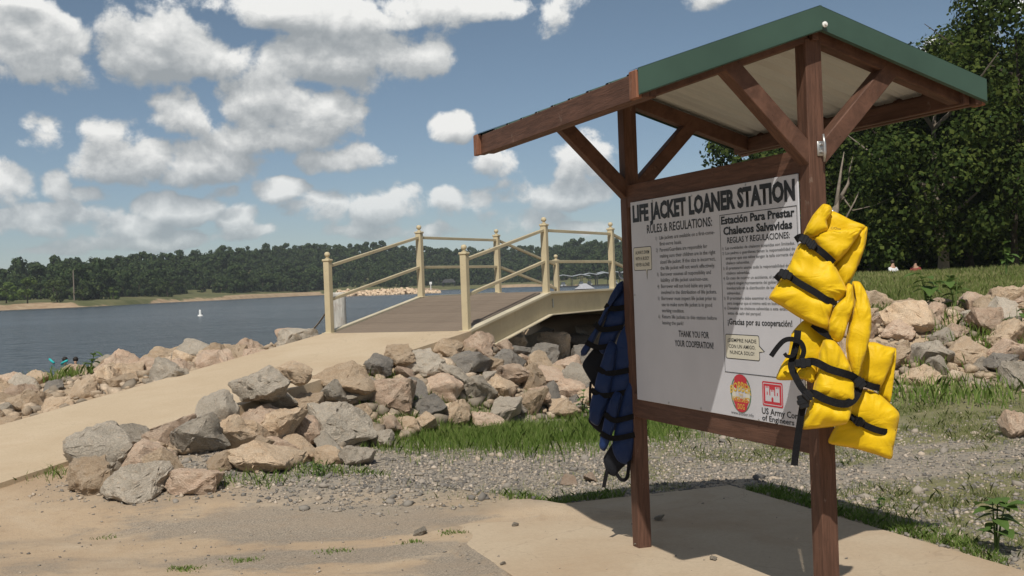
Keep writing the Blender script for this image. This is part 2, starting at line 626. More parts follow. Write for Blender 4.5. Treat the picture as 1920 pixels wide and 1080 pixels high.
def leaf_mat(name, a, bcol, ccol, trans=.25, rough=.6, spec=.2):
    mt, N, b = material(name, rough, spec)
    g = N.new('ShaderNodeNewGeometry')
    r = g.outputs['Random Per Island']
    f = N.noise(objvec(N, True), .35, 2.0, .5)  # broad tone change; on the oaks its yellow clumps stand in for sunlit boughs
    s = N.math('MULTIPLY_ADD', N.math('SUBTRACT', f, .5), 1.1, r)
    c = N.ramp(s, [(.1, a), (.55, bcol), (.95, ccol)])
    N.put(b.inputs['Base Color'], c)
    tr = N.new('ShaderNodeBsdfTranslucent')
    N.put(tr.inputs[0], c)
    mx = N.new('ShaderNodeMixShader')
    mx.inputs[0].default_value = trans
    out = mt.node_tree.nodes['Material Output']
    N.put(mx.inputs[1], b.outputs[0])
    N.put(mx.inputs[2], tr.outputs[0])
    N.put(out.inputs[0], mx.outputs[0])
    return mt


M['leaf'] = leaf_mat('oak_leaves', (.028, .048, .011), (.048, .074, .016), (.095, .120, .026), .3, .75, .08)
M['leaf_far'] = leaf_mat('far_tree_leaves', (.030, .050, .022), (.048, .072, .030), (.075, .100, .040), .18, 1.0, 0.0)
M['leaf_bright'] = leaf_mat('fresh_green_leaves', (.06, .10, .018), (.09, .14, .028), (.13, .18, .04))
M['leaf_mid'] = leaf_mat('mid_green_leaves', (.035, .055, .013), (.052, .078, .018), (.08, .105, .03))
M['grass'] = leaf_mat('dry_green_grass', (.13, .18, .04), (.20, .245, .075), (.34, .325, .15), .4)
M['grass_lush'] = leaf_mat('lush_green_grass', (.11, .185, .03), (.17, .255, .055), (.27, .32, .10), .4)
M['weed'] = leaf_mat('weed_leaves', (.07, .13, .03), (.11, .18, .045), (.16, .23, .07), .3)
M['bark'] = simple('grey_brown_bark', (.075, .06, .047), .9, .1, .35, 6.0, .6, bscale=14)
M['bark_pale'] = simple('pale_dead_bark', (.21, .175, .14), .9, .1, .25, 6.0, .4, bscale=14)


def water_mat():
    mt, N, b = material('lake_water', .20, .5)
    v = objvec(N, True)
    b.inputs['Base Color'].default_value = (.028, .038, .044, 1)
    b.inputs['IOR'].default_value = 1.333
    w1 = N.noise(N.vmath('MULTIPLY', v, (.55, 1.0, 1.0)), 1.3, 4.0, .6, .3)
    w2 = N.noise(v, .16, 3.0, .55)
    patch = N.noise(N.vmath('MULTIPLY', v, (.012, .03, 1.0)), 1.0, 3.0, .55)
    st = N.maprange(patch, .35, .65, .55, 1.0)
    n = N.new('ShaderNodeBump')
    n.inputs['Distance'].default_value = .8
    N.put(n.inputs['Strength'], st)
    N.put(n.inputs['Height'], N.math('MULTIPLY_ADD', w2, 1.2, w1))
    N.put(b.inputs['Normal'], n.outputs[0])
    return mt


M['water'] = water_mat()
def far_land_mat():
    mt, N, b = material('far_shore_grass_and_sand', .95, .1)
    v = objvec(N, True)
    at = N.new('ShaderNodeAttribute', attribute_name='sand')
    gr = N.ramp(N.noise(v, .06, 5.0, .65), [(.3, (.075, .085, .035)), (.55, (.13, .13, .06)), (.75, (.20, .17, .09))])
    sd = N.ramp(N.noise(v, .25, 6.0, .75), [(.3, (.26, .17, .10)), (.55, (.38, .28, .18)), (.75, (.48, .38, .26))])
    f = N.maprange(N.math('MULTIPLY_ADD', N.math('SUBTRACT', N.noise(v, .12, 4.0, .6), .5), 1.3, at.outputs['Fac']), .35, .65)
    N.put(b.inputs['Base Color'], N.mix(f, gr, sd))
    return mt


M['far_land'] = far_land_mat()
M['far_sand'] = simple('far_shore_sand_and_riprap', (.36, .26, .16), .95, .1, .3, .15)
M['white'] = simple('weathered_white_paint', (.72, .72, .70), .55, .3, .08, 4.0)
M['rust_white'] = paint_wood('chalky_white_pipe', (.55, .53, .48), (.22, .13, .08), .52)
M['dock_roof'] = simple('grey_dock_roof', (.36, .38, .40), .5, .4, .15, .3)
M['dock_dark'] = simple('dark_dock_timber', (.05, .05, .05), .8, .2, .3, .5)
M['tarp'] = simple('grey_boat_cover', (.34, .34, .36), .7, .2, .12, 2.0)
M['rope'] = simple('tan_rope', (.28, .22, .16), .9, .1, .2, 30.0)
M['skin'] = simple('skin', (.42, .25, .17), .55, .3, .08, 10.0)
M['hair'] = simple('dark_hair', (.02, .014, .01), .6, .3, .2, 40.0)
M['teal'] = simple('teal_foam', (.03, .42, .42), .6, .3, .1, 10.0)
M['white_cloth'] = simple('white_cotton', (.70, .70, .70), .8, .2, .06, 12.0)
M['blue_cloth'] = simple('light_blue_cloth', (.16, .32, .48), .8, .2, .1, 12.0)
M['red_cloth'] = simple('dark_red_cloth', (.24, .06, .05), .8, .2, .1, 12.0)

# ------------------------------------------------------------------ land form
BA = np.array([-2.70, 17.50])                   # bridge start, lake-side post
BANG = math.radians(27.0)
BU = np.array([math.sin(BANG), math.cos(BANG)])
BV = np.array([math.cos(BANG), -math.sin(BANG)])
BW, BS1, BS2, BS3 = 2.305, 2.61, 2.77, 2.61
BZ0, BZ1 = 1.066, 1.53
BB = BA + BV * BW
PL0, PLD = np.array([-2.78, 17.42]), np.array([-2.9, -4.7])
PR0, PRD = np.array([-.58, 16.36]), np.array([-3.1, -5.46])
WATER_Z = -1.10
CREST = np.array([(-400, -40), (-60, 9), (-20, 15.2), (-14, 16.8), (-8, 18.0), (-5, 18.5), (-3.6, 18.1), (-2.6, 19.4), (-.9, 22.6), (.3, 25.4), (2.4, 27.6), (5, 31),
                  (9, 42), (16, 75), (26, 125), (60, 300), (400, 1500)], dtype=float)


def vnoise(x, y, s, seed=0):
    """cheap smooth value noise"""
    x, y = np.asarray(x, float) * s, np.asarray(y, float) * s
    xi, yi = np.floor(x), np.floor(y)
    fx, fy = x - xi, y - yi
    fx, fy = fx * fx * (3 - 2 * fx), fy * fy * (3 - 2 * fy)

    def h(a, b):
        v = np.sin(a * 127.1 + b * 311.7 + seed * 74.7) * 43758.5453
        return v - np.floor(v)
    return (h(xi, yi) * (1 - fx) + h(xi + 1, yi) * fx) * (1 - fy) + (h(xi, yi + 1) * (1 - fx) + h(xi + 1, yi + 1) * fx) * fy


def lake_dist(x, y):
    """signed distance to the bank crest, positive over the lake"""
    best = np.full(np.shape(x), 1e9)
    sgn = np.ones(np.shape(x))
    for (ax, ay), (bx, by) in zip(CREST, CREST[1:]):
        dx, dy = bx - ax, by - ay
        t = np.clip(((x - ax) * dx + (y - ay) * dy) / (dx * dx + dy * dy), 0, 1)
        d = np.hypot(x - ax - t * dx, y - ay - t * dy)
        c = dx * (y - ay) - dy * (x - ax)
        upd = d < best
        best = np.where(upd, d, best)
        sgn = np.where(upd, np.sign(c), sgn)
    return best * sgn


def path_coords(x, y):
    C0, D = (PL0 + PR0) / 2, (PLD + PRD) / 2
    L2 = D @ D
    t = ((x - C0[0]) * D[0] + (y - C0[1]) * D[1]) / L2
    n = np.array([-D[1], D[0]]) / math.sqrt(L2)     # to the right of the walker coming down = lake side?
    lat = (x - C0[0]) * n[0] + (y - C0[1]) * n[1]
    return t, lat                                    # lat > 0 on the kiosk side


def path_z(t):
    return np.maximum(BZ0 - .72 * np.asarray(t), .03)


def ground_z(x, y):
    x, y = np.asarray(x, float), np.asarray(y, float)
    z = (vnoise(x, y, .6, 1) - .5) * .05 + (vnoise(x, y, 2.3, 2) - .5) * .025
    near = np.hypot(x - .9, y - 6.8)
    z = z * sstep(1.5, 6.0, near) * 1.0 - .02
    # dirt lies flush with the slab rim and laps over it here and there
    ex = (SLAB_BR - SLAB_BL) / np.linalg.norm(SLAB_BR - SLAB_BL)
    q0, q1 = x - SLAB_BL[0], y - SLAB_BL[1]
    a_ = q0 * ex[0] + q1 * ex[1]
    b_ = q0 * SLAB_DIR[0] + q1 * SLAB_DIR[1]
    din = np.minimum(np.minimum(a_ + .02 * b_, np.linalg.norm(SLAB_BR - SLAB_BL) - a_), b_)
    lap = (vnoise(x, y, 2.6, 41) - .52) * .045 + (vnoise(x, y, 7.0, 42) - .5) * .025
    rim = np.exp(-(np.maximum(0, -din) / .5) ** 2)
    z = z * (1 - rim) + rim * (.006 + lap) - .07 * sstep(.04, .34, din)
    # berm on the right and the grassy field behind it
    bx = (x - BA[0]) * BU[0] + (y - BA[1]) * BU[1]
    bl = (x - BA[0]) * BV[0] + (y - BA[1]) * BV[1]
    gap = sstep(.2, 1.4, bx) * (1 - sstep(6.0, 7.4, bx)) * (1 - sstep(3.4, 5.4, bl))
    berm = 1.02 * sstep(14.9, 19.6, y + .25 * np.sin(x * .9)) * sstep(.2, 3.5, x + (y - 16) * .35)
    low = .42 * sstep(14.2, 17.5, y) * sstep(-3, -1, x)
    z = z + np.maximum(berm * (1 - gap), low)
    z = z + (.55 * sstep(20, 50, y) - .66 * sstep(51, 58, y)) * sstep(2, 6, x)
    z = z + (vnoise(x, y, .25, 5) - .5) * .16 * sstep(19, 25, y)
    # embankment that carries the path
    t, lat = path_coords(x, y)
    hw = 1.21 + .13 * np.clip(t, 0, 1.5)
    e = path_z(t) - .12
    lowend = sstep(.72, 1.02, t)
    er = e + .118 * lowend * sstep(hw - .22, hw - .06, lat) - (.52 - .46 * lowend) * np.maximum(0, lat - hw) - np.maximum(0, -t - .05) * 3.6
    el = e - .06 * np.maximum(0, -lat - hw) - np.maximum(0, -t - .05) * 3.0
    emb = np.where(lat > 0, er, el)
    emb = np.where(t < 1.6, emb, -9)
    z = np.maximum(z, emb)
    sd = lake_dist(x, y)
    k = sstep(-.4, 4.5, sd)
    z = z * (1 - k) + (-2.6) * k
    return z


def at_ground(px, py):
    d = pix_dir(px, py)
    s = 2.0
    for i in range(4000):
        p = Vector((0, 0, EYE)) + d * s
        if p.z <= float(ground_z(p.x, p.y)):
            return p
        s += max(.01, min(.25, (p.z - float(ground_z(p.x, p.y))) * .5))
    return p


def in_poly(x, y, poly):
    x, y = np.asarray(x), np.asarray(y)
    c = np.zeros(x.shape, bool)
    n = len(poly)
    for i in range(n):
        (x1, y1), (x2, y2) = poly[i], poly[(i + 1) % n]
        cond = ((y1 > y) != (y2 > y)) & (x < (x2 - x1) * (y - y1) / (y2 - y1 + 1e-12) + x1)
        c ^= cond
    return c


SLAB_BL, SLAB_BR = np.array([-.683, 8.65]), np.array([1.70, 9.57])
SLAB_DIR = np.array([.335, -.942])
SLAB = [tuple(SLAB_BL), tuple(SLAB_BR), tuple(SLAB_BR + SLAB_DIR * 5.2), tuple(SLAB_BL + SLAB_DIR * 5.2)]
GRAV_POLY = [(-3.9, 9.6), (-2.3, 9.45), (-.63, 8.86), (1.76, 9.72), (2.75, 6.6), (9, 5.5), (14, 12), (12, 16), (3, 16), (0, 15.5), (-1.2, 13.6), (-2.4, 11.3)]


def zone_of(x, y):
    """gravel and grass weights of the ground"""
    j = (vnoise(x, y, 1.7, 9) - .5) * 1.0
    j2 = (vnoise(x, y, 1.7, 10) - .5) * 1.0
    g = np.zeros(np.shape(x))
    for k in range(6):
        a = k * math.pi / 3
        g = g + in_poly(x + .3 * math.cos(a) + j * .5, y + .3 * math.sin(a) + j2 * .5, GRAV_POLY) / 6.0
    gr = sstep(19.5, 21.5, y) * sstep(3, 5, x)
    # lush strip at the foot of the riprap, sparse patches on the gravel
    strip = np.exp(-((y - (13.2 + .25 * np.abs(x - .2))) / 1.0) ** 2) * sstep(-1.9, -1.2, x) * (1 - sstep(1.3, 2.8, x))
    patch = sstep(.54 - .20 * sstep(1.3, 3.0, x), .72 - .20 * sstep(1.3, 3.0, x), vnoise(x, y, .8, 21) * .6 + vnoise(x, y, 2.6, 22) * .4) * g * sstep(-1.5, 2.5, x)
    rim = np.exp(-((y - (14.0 + 0 * x)) / 1.3) ** 2) * sstep(2.0, 4, x) * .8
    return g, np.clip(np.maximum(np.maximum(gr, strip), np.maximum(patch * .8, rim * g)), 0, 1)


def axis_lines(a, b, fine, lo, hi):
    core = list(np.arange(a, b + 1e-6, fine))
    out, s, p = [], fine, b
    while p < hi:
        s *= 1.22
        p += s
        out.append(p)
    left, s, p = [], fine, a
    while p > lo:
        s *= 1.22
        p -= s
        left.append(p)
    return np.array(left[::-1] + core + out)


def build_ground():
    xs = axis_lines(-8.5, 9.5, .11, -2500, 2500)
    ys = axis_lines(4.5, 23.0, .11, -60, 3500)
    X, Y = np.meshgrid(xs, ys)
    Z = ground_z(X, Y)
    nx, ny = len(xs), len(ys)
    V = np.stack([X.ravel(), Y.ravel(), Z.ravel()], 1)
    i = np.arange(nx * ny).reshape(ny, nx)
    Fc = np.stack([i[:-1, :-1].ravel(), i[:-1, 1:].ravel(), i[1:, 1:].ravel(), i[1:, :-1].ravel()], 1)
    me = np_mesh('ground', V, Fc, smooth=True)
    g, gr = zone_of(X.ravel(), Y.ravel())
    wet = sstep(-.6, -1.1, Z.ravel()) if False else np.clip((-.55 - Z.ravel()) / .6, 0, 1)
    at = me.attributes.new('zone', 'FLOAT_VECTOR', 'POINT')
    at.data.foreach_set('vector', np.stack([g, gr, wet], 1).astype(np.float32).ravel())
    wn = np.zeros(X.size)
    for px, py, rx, ry, k in ((560, 985, 1.5, .55, 1.0), (300, 975, .7, .35, .6), (620, 1040, 1.3, .35, .8), (880, 1062, .6, .35, 1.0), (150, 1050, .9, .4, .55)):
        dd = pix_dir(px, py)
        s_ = -EYE / dd.z
        cx, cy = dd.x * s_, dd.y * s_
        wn = np.maximum(wn, k * np.exp(-((X.ravel() - cx) / rx) ** 2 - ((Y.ravel() - cy) / ry) ** 2))
    me.attributes.new('worn', 'FLOAT', 'POINT').data.foreach_set('value', wn.astype(np.float32))
    link('ground', me, M['ground'], kind='structure', label='sandy dirt and gravel ground around the kiosk')


build_ground()

# lake
me = np_mesh('water', [(-3000, -200, WATER_Z), (3000, -200, WATER_Z), (3000, 4000, WATER_Z), (-3000, 4000, WATER_Z)], [(0, 1, 2, 3)])
link('water', me, M['water'], kind='structure', label='dark blue rippled lake water')


def build_path():
    bm = bmesh.new()
    ts = np.linspace(0, 1.55, 32)
    rows = []
    for t in ts:
        L, R = PL0 + PLD * t, PR0 + PRD * t
        z = float(path_z(t)) + .0
        rows.append([bm.verts.new((L[0], L[1], z)), bm.verts.new((R[0], R[1], z))])
    bot = []
    for t in ts:
        L, R = PL0 + PLD * t, PR0 + PRD * t
        z = float(path_z(t)) - .22
        bot.append([bm.verts.new((L[0], L[1], z)), bm.verts.new((R[0], R[1], z))])
    for k in range(len(ts) - 1):
        bm.faces.new((rows[k][0], rows[k + 1][0], rows[k + 1][1], rows[k][1]))
        bm.faces.new((rows[k][0], bot[k][0], bot[k + 1][0], rows[k + 1][0]))
        bm.faces.new((rows[k][1], rows[k + 1][1], bot[k + 1][1], bot[k][1]))
    bm.faces.new((rows[0][0], rows[0][1], bot[0][1], bot[0][0]))
    bm.faces.new((rows[-1][1], rows[-1][0], bot[-1][0], bot[-1][1]))
    bm_obj('concrete_path', bm, M['path'], kind='structure', label='tan concrete footpath ramping up to the bridge')
    # kiosk slab
    bm = bmesh.new()
    n = 10
    top = [bm.verts.new((*p, .012)) for p in SLAB]
    bt = [bm.verts.new((*p, -.12)) for p in SLAB]
    bm.faces.new(top)
    for k in range(4):
        bm.faces.new((top[k], top[(k + 1) % 4], bt[(k + 1) % 4], bt[k]))
    bmesh.ops.bevel(bm, geom=[e for e in bm.edges if all(v.co.z > 0 for v in e.verts)], offset=.008, segments=1, affect='EDGES')
    bm_obj('concrete_slab', bm, M['slab'], kind='structure', label='dusty concrete slab under the kiosk')


build_path()

# ------------------------------------------------------------------ far shore
SHORE_B = np.array([-.75, -.55, -.43, -.37, -.33, -.24, -.16, -.10, -.055, .0, .06, .14, .3, .6])
SHORE_D = np.array([330, 370, 390, 405, 440, 545, 680, 700, 800, 800, 640, 600, 640, 800.])
HILL_B = np.array([-.75, -.43, -.3, -.16, -.03, .08, .3, .6])
HILL_H = np.array([4, 5., 12, 24, 19, 15, 15, 15])


def far_z(b, r):
    hh = np.interp(b, HILL_B, HILL_H)
    return -1.6 + 2.4 * sstep(0, 14, r) + 1.4 * sstep(14, 70, r) + hh * sstep(60, 260, r) + (vnoise(b * 300, r, .02, 3) - .5) * 3 * sstep(40, 120, r)


def build_far():
    bs = np.linspace(-.75, .6, 190)
    rs = np.array([0, 3, 6, 10, 14, 18, 22, 27, 33, 40, 50, 60, 90, 130, 180, 240, 320, 450, 700, 1200])
    B, Rr = np.meshgrid(bs, rs)
    D = np.interp(B, SHORE_B, SHORE_D) + 6 * np.sin(B * 60) + Rr
    X, Y, Z = B * D, D, far_z(B, Rr)
    V = np.stack([X.ravel(), Y.ravel(), Z.ravel()], 1)
    nx, ny = len(bs), len(rs)
    i = np.arange(nx * ny).reshape(ny, nx)
    Fc = np.stack([i[:-1, :-1].ravel(), i[:-1, 1:].ravel(), i[1:, 1:].ravel(), i[1:, :-1].ravel()], 1)
    me = np_mesh('far_shore', V, Fc, True)
    wid = -9 + 22 * vnoise(B * 40, B * 0, 1.0, 17) + 9 * ((B < -.365) | ((B > -.30) & (B < -.16)))
    sand = np.clip(1.0 - (Rr - wid) / 14.0, 0, 1)
    me.attributes.new('sand', 'FLOAT', 'POINT').data.foreach_set('value', sand.ravel().astype(np.float32))
    me.materials.append(M['far_land'])
    link('far_shore', me, kind='structure', label='far lake shore with sandy edge rising to wooded hills')


build_far()


# ------------------------------------------------------------------ foliage generators
def leaf_cloud(n, centers, radii, size, rg, flat=.75, shell=.55, radial=1.1):
    """quads spread through a set of ellipsoid clumps -> verts, faces"""
    w = np.array([r ** 2 for r in radii])
    idx = rg.choice(len(centers), n, p=w / w.sum())
    d = rg.normal(size=(n, 3))
    d /= np.linalg.norm(d, axis=1)[:, None]
    rad = (shell + (1 - shell) * rg.random(n)) ** 1.0
    c = np.asarray(centers)[idx] + d * (np.asarray(radii)[idx] * rad)[:, None] * np.array([1, 1, flat])
    nrm = d * radial + rg.normal(size=(n, 3)) * .45 + np.array([0, 0, .35])
    nrm /= np.linalg.norm(nrm, axis=1)[:, None]
    a = np.cross(nrm, rg.normal(size=(n, 3)))
    a /= np.linalg.norm(a, axis=1)[:, None] + 1e-9
    b = np.cross(nrm, a)
    s = size * (.6 + .8 * rg.random(n))
    a, b = a * s[:, None] * .5, b * s[:, None] * .36
    # pointed leaf spray: four corners of a kite
    V = np.stack([c - a, c + b - a * .1, c + a, c - b - a * .1], 1).reshape(-1, 3)
    Fc = np.arange(n * 4).reshape(n, 4)
    return V, Fc


def crown_clumps(rg, h0, h1, rad, n):
    cs, rs = [], []
    for k in range(n):
        f = rg.random()
        z = h0 + (h1 - h0) * f
        rr = rad * math.sqrt(max(.08, 1 - (2 * f - .85) ** 2 * .78)) * (.35 + .6 * rg.random())
        a = rg.random() * 2 * math.pi
        cs.append((math.cos(a) * rr, math.sin(a) * rr, z))
        rs.append(rad * (.20 + .20 * rg.random()))
    return cs, rs


def trunk_mesh(name, rg, height, rad, limbs, spread, seg=7, bend=.4):
    bm = bmesh.new()
    pts = [(0, 0, -.4)]
    x = y = 0
    for k in range(1, 7):
        x += rg.normal() * bend * .25
        y += rg.normal() * bend * .25
        pts.append((x, y, height * k / 6))
    add_tube(bm, pts, [rad * (1.25 if k == 0 else 1 - .13 * k) for k in range(7)], seg)
    for k in range(limbs):
        i = 2 + int(rg.random() * 4)
        p = Vector(pts[i])
        a = rg.random() * 2 * math.pi
        L = spread * (.6 + .5 * rg.random())
        q = p + Vector((math.cos(a) * L * .5, math.sin(a) * L * .5, L * .30))
        e = p + Vector((math.cos(a) * L, math.sin(a) * L, L * .75))
        add_tube(bm, [p, q, e], [rad * .42, rad * .28, rad * .08], 5)
    me = bpy.data.meshes.new(name)
    bm.to_mesh(me)
    bm.free()
    return me


def build_far_forest():
    rg = np.random.default_rng(3)
    temps = []
    for k in range(7):
        cs, rs = crown_clumps(rg, .8, 9.0 + 3.5 * rg.random(), 3.8 + 1.8 * rg.random(), 24)
        temps.append(leaf_cloud(680, cs, rs, 1.15, rg, .8, .6, 1.9))
    VV, FF, n0 = [], [], 0
    tv, tf, t0 = [], [], 0
    r = 30.0
    rowi = 0
    while r < 330:
        b = -.62
        while b < .34:
            D = float(np.interp(b, SHORE_B, SHORE_D)) + r
            step = (5.6 if r < 80 else 7.4 if r < 200 else 6.2) * (.6 + .8 * rg.random()) / D
            b += step
            rr = r + rg.normal() * 5
            edge = 50 + 18 * math.sin(b * 41) + 14 * math.sin(b * 97 + 2)
            if rr < edge:
                continue
            D = float(np.interp(b, SHORE_B, SHORE_D)) + rr
            z = float(far_z(b, rr))
            s = .64 + .55 * rg.random()
            if rr > 150:
                s = .78 + .34 * rg.random()
            if rr < edge + 16:
                s *= .8
            V, Fc = temps[rg.integers(7)]
            a = rg.random() * 6.28
            Rm = np.array([[math.cos(a), -math.sin(a), 0], [math.sin(a), math.cos(a), 0], [0, 0, 1]]) * s
            keep = Fc
            VV.append(V @ Rm.T * np.array([1, 1, 1.0 + .25 * rg.random()]) + np.array([b * D, D, z - .8]))
            FF.append(keep + n0)
            n0 += len(V)
            if rr < edge + 30:
                w = .22
                P = np.array([(-w, 0, -1), (w, 0, -1), (w * .7, 0, 5), (-w * .7, 0, 5)]) + np.array([b * D, D, z])
                P2 = np.array([(0, -w, -1), (0, w, -1), (0, w * .7, 5), (0, -w * .7, 5)]) + np.array([b * D, D, z])
                tv += [P, P2]
                tf += [np.arange(4) + t0, np.arange(4) + t0 + 4]
                t0 += 8
        r += 10 if r < 80 else 15 if r < 180 else 21
        rowi += 1
    V = np.concatenate(VV + tv)
    Fc = np.concatenate(FF + [np.array(tf) + n0])
    mi = np.zeros(len(Fc), int)
    mi[len(Fc) - len(tf):] = 1
    me = np_mesh('far_forest', V, Fc, False, mi)
    me.materials.append(M['leaf_far'])
    me.materials.append(M['bark'])
    link('far_forest', me, kind='stuff', label='dark green woods covering the hills across the lake', category=None) if False else \
        tag(link('far_forest', me), 'dark green woods covering the hills across the lake', 'woods', None, 'stuff')


build_far_forest()


def make_tree(name, loc, label, group, seed, height, rad, n, size, leaf, bark, low=.25, clumps=26, trunk_r=.22, limbs=7, cat='tree', shell=.5):
    rg = np.random.default_rng(seed)
    t = empty(name, loc, 0, label=label, cat=cat, group=group)
    cs, rs = crown_clumps(rg, height * low, height * .93, rad, clumps)
    V, Fc = leaf_cloud(n, cs, rs, size, rg, .8, shell)
    link('crown', np_mesh('crown', V, Fc), leaf, t)
    link('trunk', trunk_mesh('trunk', rg, height * .8, trunk_r, limbs, rad * .85), bark, t)
    return t


# single trees that stand out on the far shore
def shore_tree(px, r, h, rad, leaf, label, seed, low=.2):
    b = (px - 960 - ROLL * 20) / FPX
    D = float(np.interp(b, SHORE_B, SHORE_D)) + r
    make_tree('shore_tree', (b * D, D, float(far_z(b, r)) - .2), label, 'single trees on the far shore', seed, h, rad, 900, .75, M[leaf], M['bark'], low, 18, .25, 3)


shore_tree(52, 22, 9.5, 3.6, 'leaf_bright', 'bright green bushy tree on the sandy spit far left', 41, .2)
shore_tree(12, 30, 7.5, 4.5, 'leaf_bright', 'pale green low tree at the left picture edge on the far shore', 47, .05)
shore_tree(108, 22, 9.5, 5.0, 'leaf_mid', 'dark broad tree with several trunks on the sandy spit', 42, .12)
shore_tree(156, 30, 6.5, 3.2, 'leaf_mid', 'small round tree just right of the bare pole on far shore', 43, .08)
shore_tree(186, 34, 7.5, 3.4, 'leaf_mid', 'mid green tree between two small shore trees', 45, .1)
shore_tree(212, 26, 5.0, 2.4, 'leaf_bright', 'lone small yellow-green bush tree near the sandy far beach', 44, .05)
shore_tree(315, 40, 7.0, 4.2, 'leaf_mid', 'round green tree standing alone on the far lawn', 46, .05)


# ------------------------------------------------------------------ woods on the right
def right_woods():
    # px of the trunk, distance, height, crown radius, label
    spec = [
        (1905, 61, 15.6, 5.1, 'tall dark oak at the right picture edge'),
        (1822, 68, 14.9, 4.5, 'tall oak just left of the rightmost oak, above the kiosk eave'),
        (1768, 61, 11.8, 4.8, 'oak with a pale trunk standing above the leafy field bush'),
        (1690, 66, 11.4, 4.5, 'oak with low yellowish boughs behind the white-shirted picnicker'),
        (1632, 71, 12.0, 4.5, 'oak behind the topmost yellow life jacket'),
        (1575, 77, 13.0, 4.5, 'oak behind the dead pale tree beside the kiosk post'),
        (1500, 89, 13.6, 5.0, 'oak hidden behind the kiosk sign with its top under the roof'),
        (1400, 103, 14.7, 5.4, 'oak whose crown shows above the sign between the braces'),
        (1350, 115, 14.3, 4.9, 'leftmost oak of the right woods with its top above the sign'),
        (1985, 67, 15.0, 5.2, 'oak just outside the right picture edge'),
        (1850, 83, 16.7, 5.5, 'second-row oak behind the tall dark oak at the right'),
        (1735, 85, 13.5, 5.3, 'second-row oak behind the pale-trunked oak'),
        (1655, 91, 14.0, 5.5, 'second-row oak behind the yellow-boughed oak'),
        (1560, 103, 14.7, 5.4, 'second-row oak left of the near kiosk post'),
        (1460, 123, 15.4, 5.6, 'farthest oak behind the kiosk sign')]
    for i, (px, d, h, rad, lab) in enumerate(spec):
        x = (px - 960) / FPX * d
        z = float(ground_z(x, d))
        make_tree('oak_tree', (x, d, z), lab, 'oaks of the woods on the right', 100 + i, h, rad, 17000 if d < 79 else 8000, .25 if d < 79 else .42,
                  M['leaf'], M['bark_pale'] if px in (1768,) else M['bark'], (.13 if d < 79 else .06), 70, .2 + .05 * (i % 3), 9)
    # shrubs and saplings that close the wood behind the trunks: one mass
    rg = np.random.default_rng(9)
    VV, FF, n0 = [], [], 0
    for k in range(190):
        px = 1290 + rg.random() * 760
        d = 72 + 50 * rg.random() + max(0, (1560 - px)) * .12
        x = (px - 960) / FPX * d
        z = float(ground_z(x, d))
        hh = 4 + 6.0 * rg.random()
        cs, rs = crown_clumps(rg, .3, hh, 2.4, 10)
        V, Fc = leaf_cloud(460, cs, rs, .62, rg)
        VV.append(V + np.array([x, d, z]))
        FF.append(Fc + n0)
        n0 += len(V)
    me = np_mesh('undergrowth', np.concatenate(VV), np.concatenate(FF))
    tag(link('undergrowth', me, M['leaf']), 'dark undergrowth filling the woods behind the oaks', 'undergrowth', None, 'stuff')
    # dead pale tree with bare limbs beside the kiosk post
    t = empty('dead_tree', (0, 0, 0), label='bare pale dead tree just right of the near kiosk post', cat='tree')
    d = 60.0
    def P(px, py, dd=0): return un(px, py, d + dd)
    x0 = P(1562, 440)
    t.location = (x0.x, d, float(ground_z(x0.x, d)))
    o = t.location.copy()
    def rel(px, py, dd=0): return P(px, py, dd) - o
    bm = bmesh.new()
    add_tube(bm, [(0, 0, -.2), rel(1560, 430), rel(1566, 392), rel(1578, 368)], [.25, .21, .19, .17], 7)
    bm_obj('trunk', bm, M['bark_pale'], t, True)
    for pts, r in (([(1566, 395), (1572, 350), (1577, 315), (1582, 285)], .12), ([(1576, 370), (1590, 345), (1592, 318), (1600, 290)], .11),
                   ([(1578, 368), (1598, 395), (1640, 385), (1690, 362)], .05), ([(1585, 410), (1602, 378), (1610, 360)], .05)):
        bm = bmesh.new()
        add_tube(bm, [rel(*p, k * .25) for k, p in enumerate(pts)], [r * (1 - .28 * k) for k in range(len(pts))], 6)
        bm_obj('limb', bm, M['bark_pale'], t, True)


right_woods()

